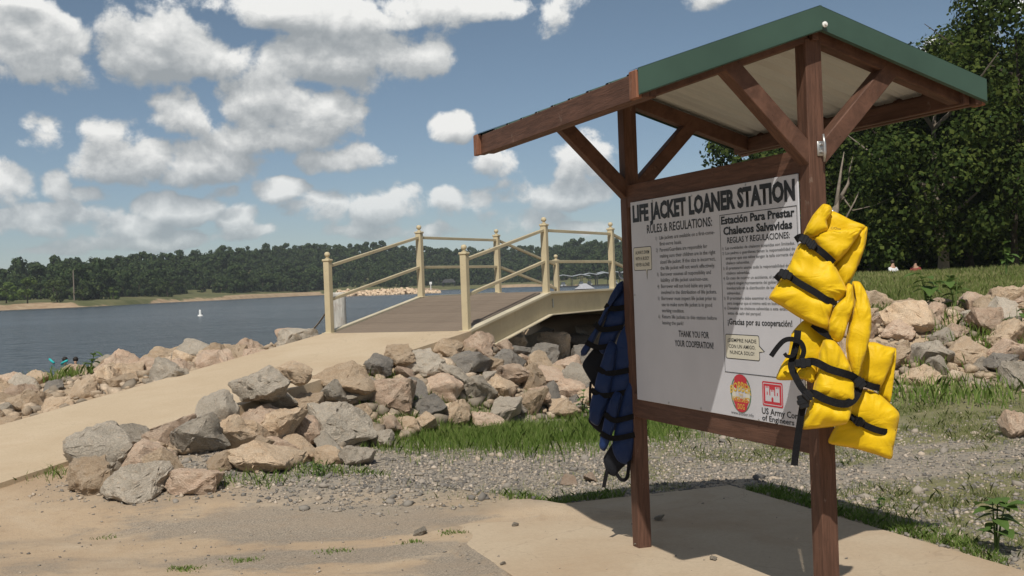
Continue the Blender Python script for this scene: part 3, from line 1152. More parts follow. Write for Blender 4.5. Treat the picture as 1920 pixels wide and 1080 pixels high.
# ------------------------------------------------------------------ footbridge
def build_bridge():
    root = empty('footbridge', (BA[0], BA[1], 0), -BANG, label='cream steel arched footbridge with ball-topped rail posts and brown deck', cat='bridge')
    # local frame: x across (0 lake side .. BW kiosk side), y along, z up
    S = [0, BS1, BS1 + BS2, BS1 + BS2 + BS3]
    Z = [BZ0, BZ1, BZ1, BZ0]
    PH = 1.115

    def zat(s):
        return float(np.interp(s, S, Z))
    # posts
    pb = bmesh.new()
    add_box(pb, -.048, .048, -.048, .048, -.02, PH - .06, .006)
    post_me = bpy.data.meshes.new('rail_post')
    pb.to_mesh(post_me); pb.free()
    cb = bmesh.new()
    add_box(cb, -.060, .060, -.060, .060, PH - .062, PH - .028, .008)
    add_lathe(cb, [(.035, PH - .03), (.040, PH - .018), (.018, PH - .006), (.018, PH + .004), (.034, PH + .016), (.043, PH + .036), (.040, PH + .056), (.026, PH + .074), (0, PH + .08)], 12)
    cap_me = bpy.data.meshes.new('ball_finial')
    bmesh.ops.recalc_face_normals(cb, faces=cb.faces)
    cb.to_mesh(cap_me); cb.free()
    bb = bmesh.new()
    add_box(bb, -.085, .085, -.085, .085, -.012, .006, .003)
    base_me = bpy.data.meshes.new('base_plate')
    bb.to_mesh(base_me); bb.free()
    for x in (0, BW):
        for s, z in zip(S, Z):
            p = link('rail_post', post_me, M['cream'], root, (x, s, z))
            link('ball_finial', cap_me, M['cream'], p)
            link('base_plate', base_me, M['cream'], p)
    # rails
    for x in (0, BW):
        for k in range(3):
            for hgt in (.49, .985):
                bm = bmesh.new()
                add_bar(bm, (x, S[k] + .045, Z[k] + hgt), (x, S[k + 1] - .045, Z[k + 1] + hgt), .045, .045, (1, 0, 0), .004)
                bm_obj('rail', bm, M['cream'], root)
    # planks
    pl = bmesh.new()
    add_box(pl, .045, BW - .045, -.068, .068, -.036, 0, .004)
    plank_me = bpy.data.meshes.new('plank')
    pl.to_mesh(plank_me); pl.free()
    for k in range(3):
        L = math.hypot(S[k + 1] - S[k], Z[k + 1] - Z[k])
        n = int(L / .142)
        ang = math.atan2(Z[k + 1] - Z[k], S[k + 1] - S[k])
        for i in range(n):
            f = (i + .5) / n
            o = link('plank', plank_me, M['plank'], root, (random.uniform(-.003, .003), S[k] + (S[k + 1] - S[k]) * f, Z[k] + (Z[k + 1] - Z[k]) * f - .004 + random.uniform(-.002, .002)))
            o.rotation_euler = (ang, 0, 0)
    # C-channel girders with flanges; the lower end is cut off at the abutment
    for x, sg in ((0, -1), (BW, 1)):
        xo = x + sg * .02
        D = .34
        web, top, bot = bmesh.new(), bmesh.new(), bmesh.new()
        prof = [(S[0] - .05, Z[0]), (S[1], Z[1]), (S[2], Z[2]), (S[3] + .05, Z[3])]
        def strip(bm, x0, x1, f_lo, f_hi):
            rows = []
            for i, (s, z) in enumerate(prof):
                lo, hi = f_lo(i, s, z), f_hi(i, s, z)
                rows.append([bm.verts.new((x0, lo[0], lo[1])), bm.verts.new((x1, lo[0], lo[1])), bm.verts.new((x1, hi[0], hi[1])), bm.verts.new((x0, hi[0], hi[1]))])
            for a, b in zip(rows, rows[1:]):
                for q in range(4):
                    bm.faces.new((a[q], a[(q + 1) % 4], b[(q + 1) % 4], b[q]))
            bm.faces.new(rows[0]); bm.faces.new(rows[-1][::-1])
        def low(i, s, z):
            if i == 0: return (s + .42, z - D + .05)
            if i == 3: return (s - .42, z - D + .05)
            return (s, z - D)
        strip(web, xo - .006, xo + .006, low, lambda i, s, z: (s, z - .02))
        strip(top, xo - .045, xo + .075 if sg > 0 else xo + .045, lambda i, s, z: (s, z - .02), lambda i, s, z: (s, z + .012))
        def fl(i, s, z):
            q = low(i, s, z); return q
        strip(bot, xo - .045, xo + .085 if sg > 0 else xo + .045, lambda i, s, z: (fl(i, s, z)[0], fl(i, s, z)[1] - .016), lambda i, s, z: fl(i, s, z))
        g = bm_obj('girder_web', web, M['cream'], root)
        bm_obj('top_flange', top, M['cream_pale'], g)
        bm_obj('bottom_flange', bot, M['cream_pale'], g)
        for s in (S[1] + .16, S[2] - .16):
            bm = bmesh.new()
            add_box(bm, xo - .02 * 0 + (.006 if sg > 0 else -.02), xo + (.02 if sg > 0 else -.006), s - .015, s + .015, zat(s) - .24, zat(s) - .10)
            bm_obj('splice_bolt', bm, M['steel'], g)
    for k in range(9):
        s = .35 + k * (S[3] - .7) / 8
        bm = bmesh.new()
        add_box(bm, .03, BW - .03, s - .03, s + .03, zat(s) - .17, zat(s) - .05)
        bm_obj('cross_beam', bm, M['cream'], root)
    # abutments
    for s0, s1 in ((-.02, .55), (S[3] - .55, S[3] + .02)):
        bm = bmesh.new()
        add_box(bm, -.15, BW + .15, s0 - .12, s1, -.4, BZ0 - .31, .02)
        bm_obj('abutment', bm, M['abut'], root)


build_bridge()

# white pipe pile beside the first rail post and the mooring cable that leaves it
def build_pile():
    p = un(638, 610, 19.3)
    z0 = float(ground_z(p.x, p.y)) - .3
    bm = bmesh.new()
    zt = un(638, 548, 19.3).z
    add_lathe(bm, [(0, z0), (.105, z0), (.105, zt - .02), (.095, zt), (.08, zt), (.08, zt - .05), (0, zt - .05)], 18, (p.x, p.y, 0))
    o = bm_obj('pipe_pile', bm, M['rust_white'], smooth=False)
    tag(o, 'chalky white peeling pipe pile behind the first cream rail post', 'pile')
    a = un(620, 572, 19.3)
    bm = bmesh.new()
    pts = []
    e = un(540, 618, 22.0)
    for k in range(13):
        f = k / 12
        q = a.lerp(e, f)
        q.z -= .25 * math.sin(math.pi * f)
        pts.append(q)
    add_tube(bm, pts, .014, 6)
    o = bm_obj('mooring_cable', bm, M['rope'], smooth=True)
    tag(o, 'thin sagging rope running from the white pile down to the rocks', 'rope')


build_pile()


# ------------------------------------------------------------------ things on and across the lake
def lake_things():
    # regulatory buoy
    d = 155.0
    c = un(376, 598, d)
    root = empty('buoy', (c.x, c.y, WATER_Z), label='small white can buoy floating on the lake', cat='buoy')
    bm = bmesh.new()
    add_lathe(bm, [(0, -.3), (.30, -.3), (.34, 0), (.30, .16), (.15, .2)], 16)
    bm_obj('float_collar', bm, M['white'], root, True)
    bm = bmesh.new()
    add_lathe(bm, [(.14, .15), (.14, .72), (.11, .82), (0, .84)], 14)
    bm_obj('column', bm, M['white'], root, True)
    # marina: three long covered docks
    for i, (px0, px1, d, lab) in enumerate(((1040, 1108, 560, 'left grey-roofed covered boat dock of the far marina'),
                                            (1092, 1150, 575, 'middle pale-roofed covered boat dock of the far marina'),
                                            (1120, 1260, 590, 'right long-roofed covered boat dock of the far marina'))):
        x0, x1 = (px0 - 960) / FPX * d, (px1 - 960) / FPX * d
        L = x1 - x0
        root = empty('boat_dock', (x0, d, WATER_Z), label=lab, cat='dock', group='covered docks of the marina')
        bm = bmesh.new()
        h = 5.2 + .5 * i
        n = max(2, int(L / 6))
        # shallow gabled roof in bays
        for k in range(n):
            xa, xb = L * k / n, L * (k + 1) / n - .15
            v = [bm.verts.new(q) for q in ((xa, 0, h), ((xa + xb) / 2, 0, h + .8), (xb, 0, h), (xa, 14, h), ((xa + xb) / 2, 14, h + .8), (xb, 14, h))]
            bm.faces.new((v[0], v[1], v[4], v[3])); bm.faces.new((v[1], v[2], v[5], v[4]))
            w = [bm.verts.new((q.co.x, q.co.y, q.co.z - .35)) for q in v]
            bm.faces.new((v[0], w[0], w[1], v[1])); bm.faces.new((v[1], w[1], w[2], v[2]))
            bm.faces.new((w[0], w[1], w[4], w[3])); bm.faces.new((w[1], w[2], w[5], w[4]))
        bm_obj('roof', bm, M['dock_roof'], root)
        for k in range(n + 1):
            for yy in (.4, 13.4):
                bm = bmesh.new()
                add_box(bm, L * k / n - .15, L * k / n + .15, yy - .15, yy + .15, .2, h + .1)
                bm_obj('column', bm, M['dock_dark'], root)
        bm = bmesh.new()
        add_box(bm, -.5, L + .5, 0, 14, -.2, .55)
        bm_obj('deck', bm, M['dock_dark'], root)
        # boats in the slips
        for k in range(n):
            if (k + i) % 3 == 2: continue
            xa = L * (k + .5) / n
            bt = empty('moored_boat', (xa + x0, d + 1.0, WATER_Z), label=f'{["first","second","third","fourth","fifth","sixth","seventh"][min(k,6)]} white moored boat from the left in the {lab.split()[0]} marina dock', cat='boat', group='boats in the marina')
            bm = bmesh.new()
            v = [bm.verts.new(q) for q in ((-1.1, 1, .1), (1.1, 1, .1), (1.3, 7, .1), (-1.3, 7, .1), (0, -.6, 1.2), (-1.3, 1.2, 1.25), (1.3, 1.2, 1.25), (1.4, 7, 1.1), (-1.4, 7, 1.1), (0, .4, .1))]
            for f in ((5, 8, 3, 0), (6, 1, 2, 7), (4, 5, 0, 9), (4, 9, 1, 6), (7, 2, 3, 8), (4, 6, 7, 8, 5)):
                bm.faces.new([v[q] for q in f])
            bm_obj('hull', bm, M['white'], bt)
            bm = bmesh.new()
            add_box(bm, -.9, .9, 3, 5, 1.2, 2.4, .2)
            bm_obj('cabin', bm, M['dock_roof'], bt)
    # open boat under a peaked grey cover, moored in the cove
    d = 330.0
    c = un(1096, 541, d)
    root = empty('covered_boat', (c.x, d, WATER_Z), label='boat under a peaked grey cover moored beyond the bridge rail', cat='boat')
    bm = bmesh.new()
    add_box(bm, -2.8, 2.8, -1.2, 1.2, -.2, .55, .25)
    bm_obj('hull', bm, M['dock_dark'], root)
    bm = bmesh.new()
    base = [bm.verts.new(q) for q in ((-2.85, -1.3, .5), (2.85, -1.3, .5), (2.85, 1.3, .5), (-2.85, 1.3, .5))]
    t0, t1 = bm.verts.new((-.4, 0, 2.0)), bm.verts.new((.5, 0, 2.0))
    bm.faces.new((base[0], base[1], t1, t0)); bm.faces.new((base[2], base[3], t0, t1)); bm.faces.new((base[1], base[2], t1)); bm.faces.new((base[3], base[0], t0))
    bm_obj('cover', bm, M['tarp'], root)
    # rock jetty of the far marina
    rg = np.random.default_rng(8)
    bm = bmesh.new()
    d = 470.0
    for k in range(420):
        px = 630 + 195 * rg.random() ** .9
        x = (px - 960) / FPX * d
        hgt = 2.4 * min(1, (826 - px) / 60)
        yy = rg.normal() * 3
        z = WATER_Z + max(.1, hgt * (1 - abs(yy) / 6) * rg.random())
        r = bmesh.ops.create_icosphere(bm, subdivisions=1, radius=.55 + .5 * rg.random(), matrix=Matrix.Translation((x, d + yy, z)) @ Matrix.Rotation(rg.random() * 6, 4, (rg.random(), rg.random(), 1)))
        for v in r['verts']:
            v.co += Vector(rg.normal(size=3)) * .14
    o = bm_obj('rock_jetty', bm, M['rock_tan'])
    tag(o, 'long low jetty of tan rocks reaching into the far water', 'jetty', None, 'stuff')
    # marker on the jetty tip
    c = un(808, 542, d)
    root = empty('jetty_marker', (c.x, d, WATER_Z + 1.2), label='small white marker post on the tip of the rock jetty', cat='marker')
    bm = bmesh.new(); add_tube(bm, [(0, 0, -1), (0, 0, 3.0)], .16, 8); bm_obj('post', bm, M['white'], root)
    bm = bmesh.new(); add_box(bm, -.5, .5, -.05, .05, 2.3, 3.3, .05); bm_obj('board', bm, M['white'], root)
    # bare pole on the far spit
    b = (139 - 960) / FPX
    D = float(np.interp(b, SHORE_B, SHORE_D)) + 34
    bm = bmesh.new()
    add_tube(bm, [(b * D, D, 0), (b * D, D, 11), (b * D, D, 12.5)], [.28, .22, .15], 8)
    tag(bm_obj('bare_pole', bm, M['bark_pale']), 'bare pale wooden pole on the far spit between trees', 'pole')
    # picnic shelter on the far lawn
    b = (842 - 960) / FPX
    D = float(np.interp(b, SHORE_B, SHORE_D)) + 26
    root = empty('picnic_shelter', (b * D, D, float(far_z(b, 26))), label='dark picnic shelter on the far lawn right of the jetty', cat='shelter')
    bm = bmesh.new()
    v = [bm.verts.new(q) for q in ((-5, -3, 2.8), (5, -3, 2.8), (5, 3, 2.8), (-5, 3, 2.8), (-3, 0, 5.2), (3, 0, 5.2))]
    for f in ((0, 1, 5, 4), (2, 3, 4, 5), (1, 2, 5), (3, 0, 4), (3, 2, 1, 0)):
        bm.faces.new([v[q] for q in f])
    bm_obj('roof', bm, M['dock_dark'], root)
    for q in ((-4, -2.4), (4, -2.4), (4, 2.4), (-4, 2.4)):
        bm = bmesh.new(); add_box(bm, q[0] - .2, q[0] + .2, q[1] - .2, q[1] + .2, -.5, 2.8); bm_obj('post', bm, M['dock_dark'], root)


lake_things()


def skin_body(name, joints, edges, radii, mat, parent, loc=(0, 0, 0)):
    me = bpy.data.meshes.new(name)
    me.from_pydata([Vector(j) for j in joints], edges, [])
    o = link(name, me, mat, parent, loc)
    md = o.modifiers.new('skin', 'SKIN')
    for i, r in enumerate(radii):
        sv = me.skin_vertices[0].data[i]
        sv.radius = (r, r)
        sv.use_root = (i == 0)
    sb = o.modifiers.new('sub', 'SUBSURF')
    sb.levels = sb.render_levels = 1
    dg = bpy.context.evaluated_depsgraph_get()
    me2 = bpy.data.meshes.new_from_object(o.evaluated_get(dg))
    o.modifiers.clear()
    o.data = me2
    me2.polygons.foreach_set('use_smooth', [True] * len(me2.polygons))
    return o


def ball(name, c, r, mat, parent, sc=(1, 1, 1)):
    bm = bmesh.new()
    bmesh.ops.create_uvsphere(bm, u_segments=12, v_segments=8, radius=r)
    bmesh.ops.scale(bm, vec=sc, verts=bm.verts)
    bmesh.ops.translate(bm, vec=c, verts=bm.verts)
    return bm_obj(name, bm, mat, parent, True)


def people():
    # two swimmers at the bank with a foam float each
    d = 42.0
    for px, lab, dark in ((122, 'swimmer with teal pool float, left of two near the rocks', 0), (142, 'dark-haired swimmer with teal pool float, right of two near the rocks', 1)):
        c = un(px, 681, d)
        wz = WATER_Z
        c.y = d * (EYE - wz) / (EYE - c.z)
        c.x *= c.y / d
        r = empty('person', (c.x, c.y, wz - .13), label=lab, cat='person', group='swimmers')
        skin_body('body', [(0, 0, -.55), (0, 0, -.1), (0, 0, .13), (0, -.01, .26), (.18, 0, .06), (.34, -.18, -.02), (.42, -.42, .03), (-.18, 0, .06), (-.34, -.18, -.02), (-.40, -.42, .03)],
                  [(0, 1), (1, 2), (2, 3), (1, 4), (4, 5), (5, 6), (1, 7), (7, 8), (8, 9)], [.15, .16, .06, .10, .075, .05, .04, .075, .05, .04], M['skin'], r)
        ball('hair', (0, .03, .30), .125, M['hair'], r, (.95, 1.0, .95))
        bm = bmesh.new()
        add_tube(bm, [(-.45, -.45, .02), (-.3, -.5, .10), (-.15, -.5, .16)] if dark else [(-.55, -.3, .22), (-.42, -.42, .14), (-.28, -.5, .05)], .05, 8)
        tag(bm_obj('pool_float', bm, M['teal'], None, True, (c.x, c.y, wz)), 'teal foam float held by the %s swimmer' % ('right' if dark else 'left'), 'float')
    # picnickers sitting at the edge of the woods
    def sitter(px, py, d, shirt, lab, flip=1):
        c = un(px, py, d)
        gz = float(ground_z(c.x, d))
        r = empty('person', (c.x, d, gz), .4 * flip, label=lab, cat='person', group='picnickers at the wood edge')
        skin_body('body', [(0, 0, .42), (0, .03, .66), (0, .04, .88), (0, .02, 1.02), (0, 0, 1.14), (.17, .03, .86), (.24, -.1, .62), (.12, -.28, .55), (-.17, .03, .86), (-.24, -.1, .62), (-.12, -.28, .55),
                           (.10, -.08, .40), (.13, -.46, .44), (.13, -.50, .06), (.13, -.64, .04), (-.10, -.08, .40), (-.13, -.46, .44), (-.13, -.50, .06), (-.13, -.64, .04)],
                  [(0, 1), (1, 2), (2, 3), (3, 4), (2, 5), (5, 6), (6, 7), (2, 8), (8, 9), (9, 10), (0, 11), (11, 12), (12, 13), (13, 14), (0, 15), (15, 16), (16, 17), (17, 18)],
                  [.14, .14, .14, .055, .095, .07, .05, .04, .07, .05, .04, .10, .075, .05, .045, .10, .075, .05, .045], M['skin'], r)
        ball('hair', (0, .035, 1.18), .105, M['hair'], r, (1, 1, 1.05))
        skin_body('shirt', [(0, 0, .44), (0, .03, .66), (0, .04, .90), (.18, .03, .86), (.24, -.06, .68), (-.18, .03, .86), (-.24, -.06, .68)],
                  [(0, 1), (1, 2), (2, 3), (3, 4), (2, 5), (5, 6)], [.17, .165, .15, .095, .075, .095, .075], shirt, r)
        skin_body('shorts', [(0, 0, .42), (.10, -.10, .41), (.13, -.40, .45), (-.10, -.10, .41), (-.13, -.40, .45)], [(0, 1), (1, 2), (0, 3), (3, 4)], [.16, .12, .10, .12, .10], M['blue_cloth'], r)
        bm = bmesh.new()
        add_box(bm, -.24, .24, -.22, .22, .26, .31, .02)
        for q in ((-.2, -.18), (.2, -.18), (.2, .18), (-.2, .18)):
            add_box(bm, q[0] - .02, q[0] + .02, q[1] - .02, q[1] + .02, 0, .27)
        st = bm_obj('camp_stool', bm, M['dock_dark'], None, False, (c.x, d, gz))
        st.rotation_euler = (0, 0, .4 * flip)
        tag(st, 'low camp stool under the %s' % lab.split(' sitting')[0], 'stool')
    sitter(1674, 500, 59, M['white_cloth'], 'person in a white shirt sitting at the wood edge')
    sitter(1716, 498, 60, M['red_cloth'], 'person in a dark red shirt sitting at the wood edge', -1)
    c = un(1699, 504, 57.2)
    gz = float(ground_z(c.x, 57.2))
    root = empty('cooler', (c.x, 57.2, gz), label='light blue cooler on the grass between the two picnickers', cat='cooler')
    bm = bmesh.new(); add_box(bm, -.4, .4, -.22, .22, 0, .42, .03); bm_obj('box', bm, M['blue_cloth'], root)
    bm = bmesh.new(); add_box(bm, -.42, .42, -.24, .24, .42, .50, .02); bm_obj('lid', bm, M['white_cloth'], root)


people()

# ------------------------------------------------------------------ life-jacket kiosk
KW = np.array([-.345, .938])
KANG = math.atan2(-.938, .345)
KO = (1.385 - .345 * 1.817, 5.668 + .938 * 1.817)
SW = 1.817                                   # sign width
RY = .045                                    # ridge line (local y)


def text_mesh(s, bold=0.0, res=2):
    cu = bpy.data.curves.new('lettering', 'FONT')
    cu.body = s
    cu.size = 1.0
    cu.resolution_u = res
    cu.offset = bold
    cu.align_x = 'LEFT'
    o = bpy.data.objects.new('lettering', cu)
    COL.objects.link(o)
    dg = bpy.context.evaluated_depsgraph_get()
    dg.update()
    me = bpy.data.meshes.new_from_object(o.evaluated_get(dg))
    bpy.data.objects.remove(o)
    bpy.data.curves.remove(cu)
    return me


def build_kiosk():
    root = empty('life_jacket_station', (KO[0], KO[1], 0), KANG,
                 label='brown timber sign kiosk with green metal gable roof standing on the slab', cat='kiosk')
    W = M['wood']

    def box(name, x0, x1, y0, y1, z0, z1, mat=W, parent=root, bev=.004):
        bm = bmesh.new()
        add_box(bm, x0, x1, y0, y1, z0, z1, bev)
        return bm_obj(name, bm, mat, parent)

    posts = [(-.157, -.068), (SW, SW + .089)]
    for (a, b) in posts:
        box('post', a, b, 0, .089, -.25, 2.80)
    # rails between the posts
    box('top_rail', -.068, SW, .004, .085, 2.145, 2.285, M['wood_h'])
    box('bottom_rail', -.068, SW, .004, .085, .835, .985, M['wood_h'])
    # rafters at each post, braces
    def rz(y): return 2.885 - .333 * abs(y - RY)
    for (a, b) in posts:
        xm = (a + b) / 2
        for sg in (-1, 1):
            bm = bmesh.new()
            add_bar(bm, (xm, RY + sg * .03, rz(RY + sg * .03) - .05), (xm, RY + sg * .865, rz(RY + sg * .865) - .05), .080, .085, (1, 0, 0), .004)
            bm_obj('rafter', bm, M['wood_b'], root)
            bm = bmesh.new()
            ys = 0.0 if sg < 0 else .089
            add_bar(bm, (xm, ys - sg * .03, 2.235), (xm, ys + sg * .425, 2.235 + .455), .083, .085, (1, 0, 0), .004)
            bm_obj('knee_brace', bm, M['wood_b'], root)
    bm = bmesh.new()
    add_bar(bm, (-.20, RY, 2.838), (1.93, RY, 2.838), .038, .10, (0, 1, 0), .003)
    bm_obj('ridge_beam', bm, M['wood_h'], root)
    # eave boards
    for sg in (-1, 1):
        ye = RY + sg * .895
        bm = bmesh.new()
        add_box(bm, -.285, 1.96, min(ye, ye + sg * .038), max(ye, ye + sg * .038), 2.495, 2.612, .004)
        fo = bm_obj('fascia_board', bm, M['wood_h'], root)
        for xe in (-.287, 1.905):
            bm = bmesh.new()
            add_box(bm, xe - .02, xe + .055, min(ye + sg * .036, ye + sg * .06) - .004, max(ye + sg * .036, ye + sg * .06), 2.492, 2.618, .004)
            bm_obj('end_block', bm, M['endgrain'], fo)
        box('sub_fascia', -.25, 1.93, min(ye - sg * .05, ye - sg * .012), max(ye - sg * .05, ye - sg * .012), 2.50, 2.585, M['wood_h'])
    # corrugated roof sheets (rib every 0.229 m), separate underside
    def profile():
        xs = []
        x = -.27
        while x < 1.955:
            xs += [(x, 0), (x + .026, .024), (x + .056, .024), (x + .085, 0), (x + .150, 0), (x + .157, .004), (x + .165, 0)]
            x += .2286
        xs = [q for q in xs if q[0] < 1.955] + [(1.958, 0)]
        return xs
    pf = profile()
    for sg in (-1, 1):
        for nm, dz, mt in (('roof_sheet', .0, M['roof_green']), ('roof_underside', -.004, M['roof_under'])):
            bm = bmesh.new()
            rows = []
            for (x, h) in pf:
                r = []
                for e in (.0, .45, .93):
                    r.append(bm.verts.new((x, RY + sg * e, 2.905 - .333 * e + h + dz)))
                rows.append(r)
            for a, b in zip(rows, rows[1:]):
                for k in range(2):
                    bm.faces.new((a[k], b[k], b[k + 1], a[k + 1]))
            bm_obj(nm, bm, mt, root)
        # foam closures peeking out at the eave
        bm = bmesh.new()
        x = -.27
        while x < 1.9:
            add_box(bm, x + .02, x + .066, RY + sg * .915 - .012, RY + sg * .915 + .012, 2.598, 2.617)
            x += .2286
        bm_obj('foam_closure', bm, M['rubber'], root)
        for k in range(6):
            bm = bmesh.new()
            add_lathe(bm, [(.012, 0), (.012, .004), (.007, .005), (.006, .011), (0, .012)], 8, (.06 + k * .3429, RY + sg * .86, 2.905 - .333 * .86 + .002))
            bm_obj('roof_screw', bm, M['screw'], root)
    # ridge cap
    bm = bmesh.new()
    prof = [(-.15, 2.881), (0, 2.933), (.15, 2.881)]
    rows = [[bm.verts.new((x, RY + y, z)) for (y, z) in prof] for x in (-.275, 1.962)]
    for k in range(2):
        bm.faces.new((rows[0][k], rows[1][k], rows[1][k + 1], rows[0][k + 1]))
    bm_obj('ridge_cap', bm, M['roof_green'], root)
    # gable trim: folded L of green steel on both gables
    for xg, sg2 in ((1.96, 1), (-.285, -1)):
        for sg in (-1, 1):
            bm = bmesh.new()
            e1 = .955
            ov = .012 if sg < 0 else 0.0          # left slope laps over the right one at the ridge
            x0, x1 = (xg + ov * sg2, xg + (.010 + ov) * sg2)
            zt, zb = 2.938, 2.822
            def q(e, z): return (RY + sg * e, z - .333 * e)
            v = []
            for x in (x0, x1):
                v.append([bm.verts.new((x, *q(0, zt))), bm.verts.new((x, *q(e1, zt))), bm.verts.new((x, *q(e1, zb))), bm.verts.new((x, *q(0, zb)))])
            a, b = v
            bm.faces.new(a); bm.faces.new(b[::-1])
            for k in range(4):
                bm.faces.new((a[k], a[(k + 1) % 4], b[(k + 1) % 4], b[k]))
            # top flange lapping on the sheet and small hem below
            xi = xg - .09 * sg2
            w = [bm.verts.new((xi, *q(0, zt + .002))), bm.verts.new((xi, *q(e1, zt + .002))), bm.verts.new((x1, *q(e1, zt + .002))), bm.verts.new((x1, *q(0, zt + .002)))]
            bm.faces.new(w)
            hm = [bm.verts.new((x1 + .008 * sg2, *q(0, zb + .004))), bm.verts.new((x1 + .008 * sg2, *q(e1, zb + .004))), bm.verts.new((x0, *q(e1, zb - .002))), bm.verts.new((x0, *q(0, zb - .002)))]
            bm.faces.new(hm)
            bm_obj('gable_trim', bm, M['roof_green'], root)
    bm = bmesh.new()
    add_lathe(bm, [(.014, 0), (.014, .006), (.008, .008), (.007, .016), (0, .017)], 10)
    bmesh.ops.rotate(bm, verts=bm.verts, cent=(0, 0, 0), matrix=Matrix.Rotation(math.pi / 2, 3, 'Y'))
    bmesh.ops.translate(bm, verts=bm.verts, vec=(1.983, RY + .012, 2.848))
    bm_obj('trim_screw', bm, M['screw'], root)
    # rope cleat on the near post
    bm = bmesh.new()
    x = SW + .089
    add_tube(bm, [(x + .03, .062, 2.215), (x + .036, .062, 2.26), (x + .036, .062, 2.30), (x + .03, .062, 2.345)], [.005, .008, .008, .005], 8)
    for z in (2.262, 2.298):
        add_tube(bm, [(x - .002, .062, z), (x + .036, .062, z)], .007, 8)
    add_box(bm, x, x + .006, .044, .080, 2.245, 2.315, .002)
    bm_obj('rope_cleat', bm, M['steel'], root, True)
    # hooks that carry the jackets
    for (x, y, z, dx, dy) in ((SW + .089, .03, 1.93, .16, -.02), (SW + .089, .06, 1.62, .14, .0), (SW + .05, .089, 1.50, .02, .12), (-.157, .04, 1.70, -.09, -.02), (-.157, .04, 1.35, -.09, -.02)):
        bm = bmesh.new()
        add_tube(bm, [(x - dx * .1, y - dy * .1, z), (x + dx * .7, y + dy * .7, z), (x + dx, y + dy, z + .02), (x + dx, y + dy, z + .05)], .007, 8)
        bm_obj('hook', bm, M['steel'], root, True)

    # ---------------- sign panel with its print
    bm = bmesh.new()
    add_box(bm, 0.001, SW - .001, -.008, .0, .952, 2.172, .002)
    sign = bm_obj('sign_panel', bm, M['sign_white'], root)
    YF = -.0088

    def flat(name, poly, mat, y=YF, parent=sign):
        bm = bmesh.new()
        vs = [bm.verts.new((px, y, pz)) for (px, pz) in poly]
        f = bm.faces.new(vs)
        if f.normal.y > 0:
            f.normal_flip()
        f.normal_update()
        bmesh.ops.triangulate(bm, faces=bm.faces)
        me = bpy.data.meshes.new(name)
        bm.to_mesh(me); bm.free()
        return link(name, me, mat, parent)

    def text(s, x0, x1, zb, cap, bold=.0, mat='ink', fit=True, y=YF - .0004, shear=0.0, arc=None):
        """fit a line of lettering between x0 and x1 on base line zb with capital height cap"""
        me = text_mesh(s, bold)
        n = len(me.vertices)
        co = np.empty(n * 3, np.float32)
        me.vertices.foreach_get('co', co)
        co = co.reshape(-1, 3)
        lo, hi = co[:, 0].min(), co[:, 0].max()
        sc = cap / .70
        X = (co[:, 0] - lo)
        X = X / (hi - lo) * (x1 - x0) if fit else X * sc
        Z = co[:, 1] * sc
        if arc is not None:
            c = (X - (x1 - x0) / 2) / ((x1 - x0) / 2)
            Z = Z * (1 - .25 * c * c) - arc * c * c
        out = np.stack([x0 + X, np.full(n, y), zb + Z], 1).astype(np.float32)
        me.vertices.foreach_set('co', out.ravel())
        me.update()
        me.name = 'lettering'
        return link('lettering', me, M[mat], sign)

    text('LIFE JACKET LOANER STATION', .030, 1.793, 2.052, .094, .05)
    text('RULES & REGULATIONS:', .218, .997, 1.970, .050, .014)
    eng = [['1)', 'Life jackets are available on a first-come-', 'first-serve basis.'],
           ['2)', 'Parents/Guardians are responsible for', 'making sure their children are in the right', 'sized life jacket. If the size is incorrect,', 'the life jacket will not work effectively.'],
           ['3)', 'Borrower assumes all responsibility and', 'liability of life jacket use/non-use.'],
           ['4)', 'Borrower will not hold liable any party', 'involved in the distribution of life jackets.'],
           ['5)', 'Borrower must inspect life jacket prior to', 'use to make sure life jacket is in good', 'working condition.'],
           ['6)', 'Return life jackets to this station before', 'leaving the park!']]
    n = sum(len(e) - 1 for e in eng)
    z, dz = 1.925, (1.925 - 1.425) / (n - 1)
    for e in eng:
        text(e[0], .328, .328, z, .0205, .003, 'ink_grey', False)
        for ln in e[1:]:
            text(ln, .375, min(1.02, .375 + len(ln) * .01515), z, .0215, .010, 'ink_grey')
            z -= dz
    text('THANK YOU FOR', .572, .918, 1.358, .036, .014)
    text('YOUR COOPERATION!', .522, .965, 1.302, .036, .014)
    # Spanish box
    x0, x1, zt, zb = 1.078, 1.803, 2.022, 1.184
    w = .0035
    for (a, b, c, d) in ((x0, x1, zt - w, zt), (x0, x1, zb, zb + w), (x0, x0 + w, zb, zt), (x1 - w, x1, zb, zt)):
        flat('border_line', [(a, c), (b, c), (b, d), (a, d)], M['ink'], YF - .0006 * (a == x0 and b == x1))
    text('Estación Para Prestar', 1.093, 1.783, 1.972, .040, .036)
    text('Chalecos Salvavidas', 1.112, 1.760, 1.915, .040, .036)
    text('REGLAS Y REGULACIONES:', 1.150, 1.735, 1.869, .031, .012)
    esp = [['1)', 'Las cantidades de chalecos salvavidas son limitadas.'],
           ['2)', 'Los padres o guardianes tienen la responsabilidad de', 'asegurar que sus niños tengan la talla correcta del', 'chaleco salvavidas.'],
           ['3)', 'El prestatario asume toda la responsabilidad del', 'chaleco salvavidas.'],
           ['4)', 'En caso de ocurrir un accidente, el prestatario no', 'culpará ningún representante del gobierno', 'involucrado en la distribución de los chalecos', 'salvavidas.'],
           ['5)', 'El prestatario debe examinar el chaleco salvavidas', 'para asegurar que el mismo está en buenas condiciones.'],
           ['6)', 'Devuelva los chalecos salvavidas a esta estación', 'antes de salir del parque!']]
    n = sum(len(e) - 1 for e in esp)
    z, dz = 1.836, (1.836 - 1.492) / (n - 1)
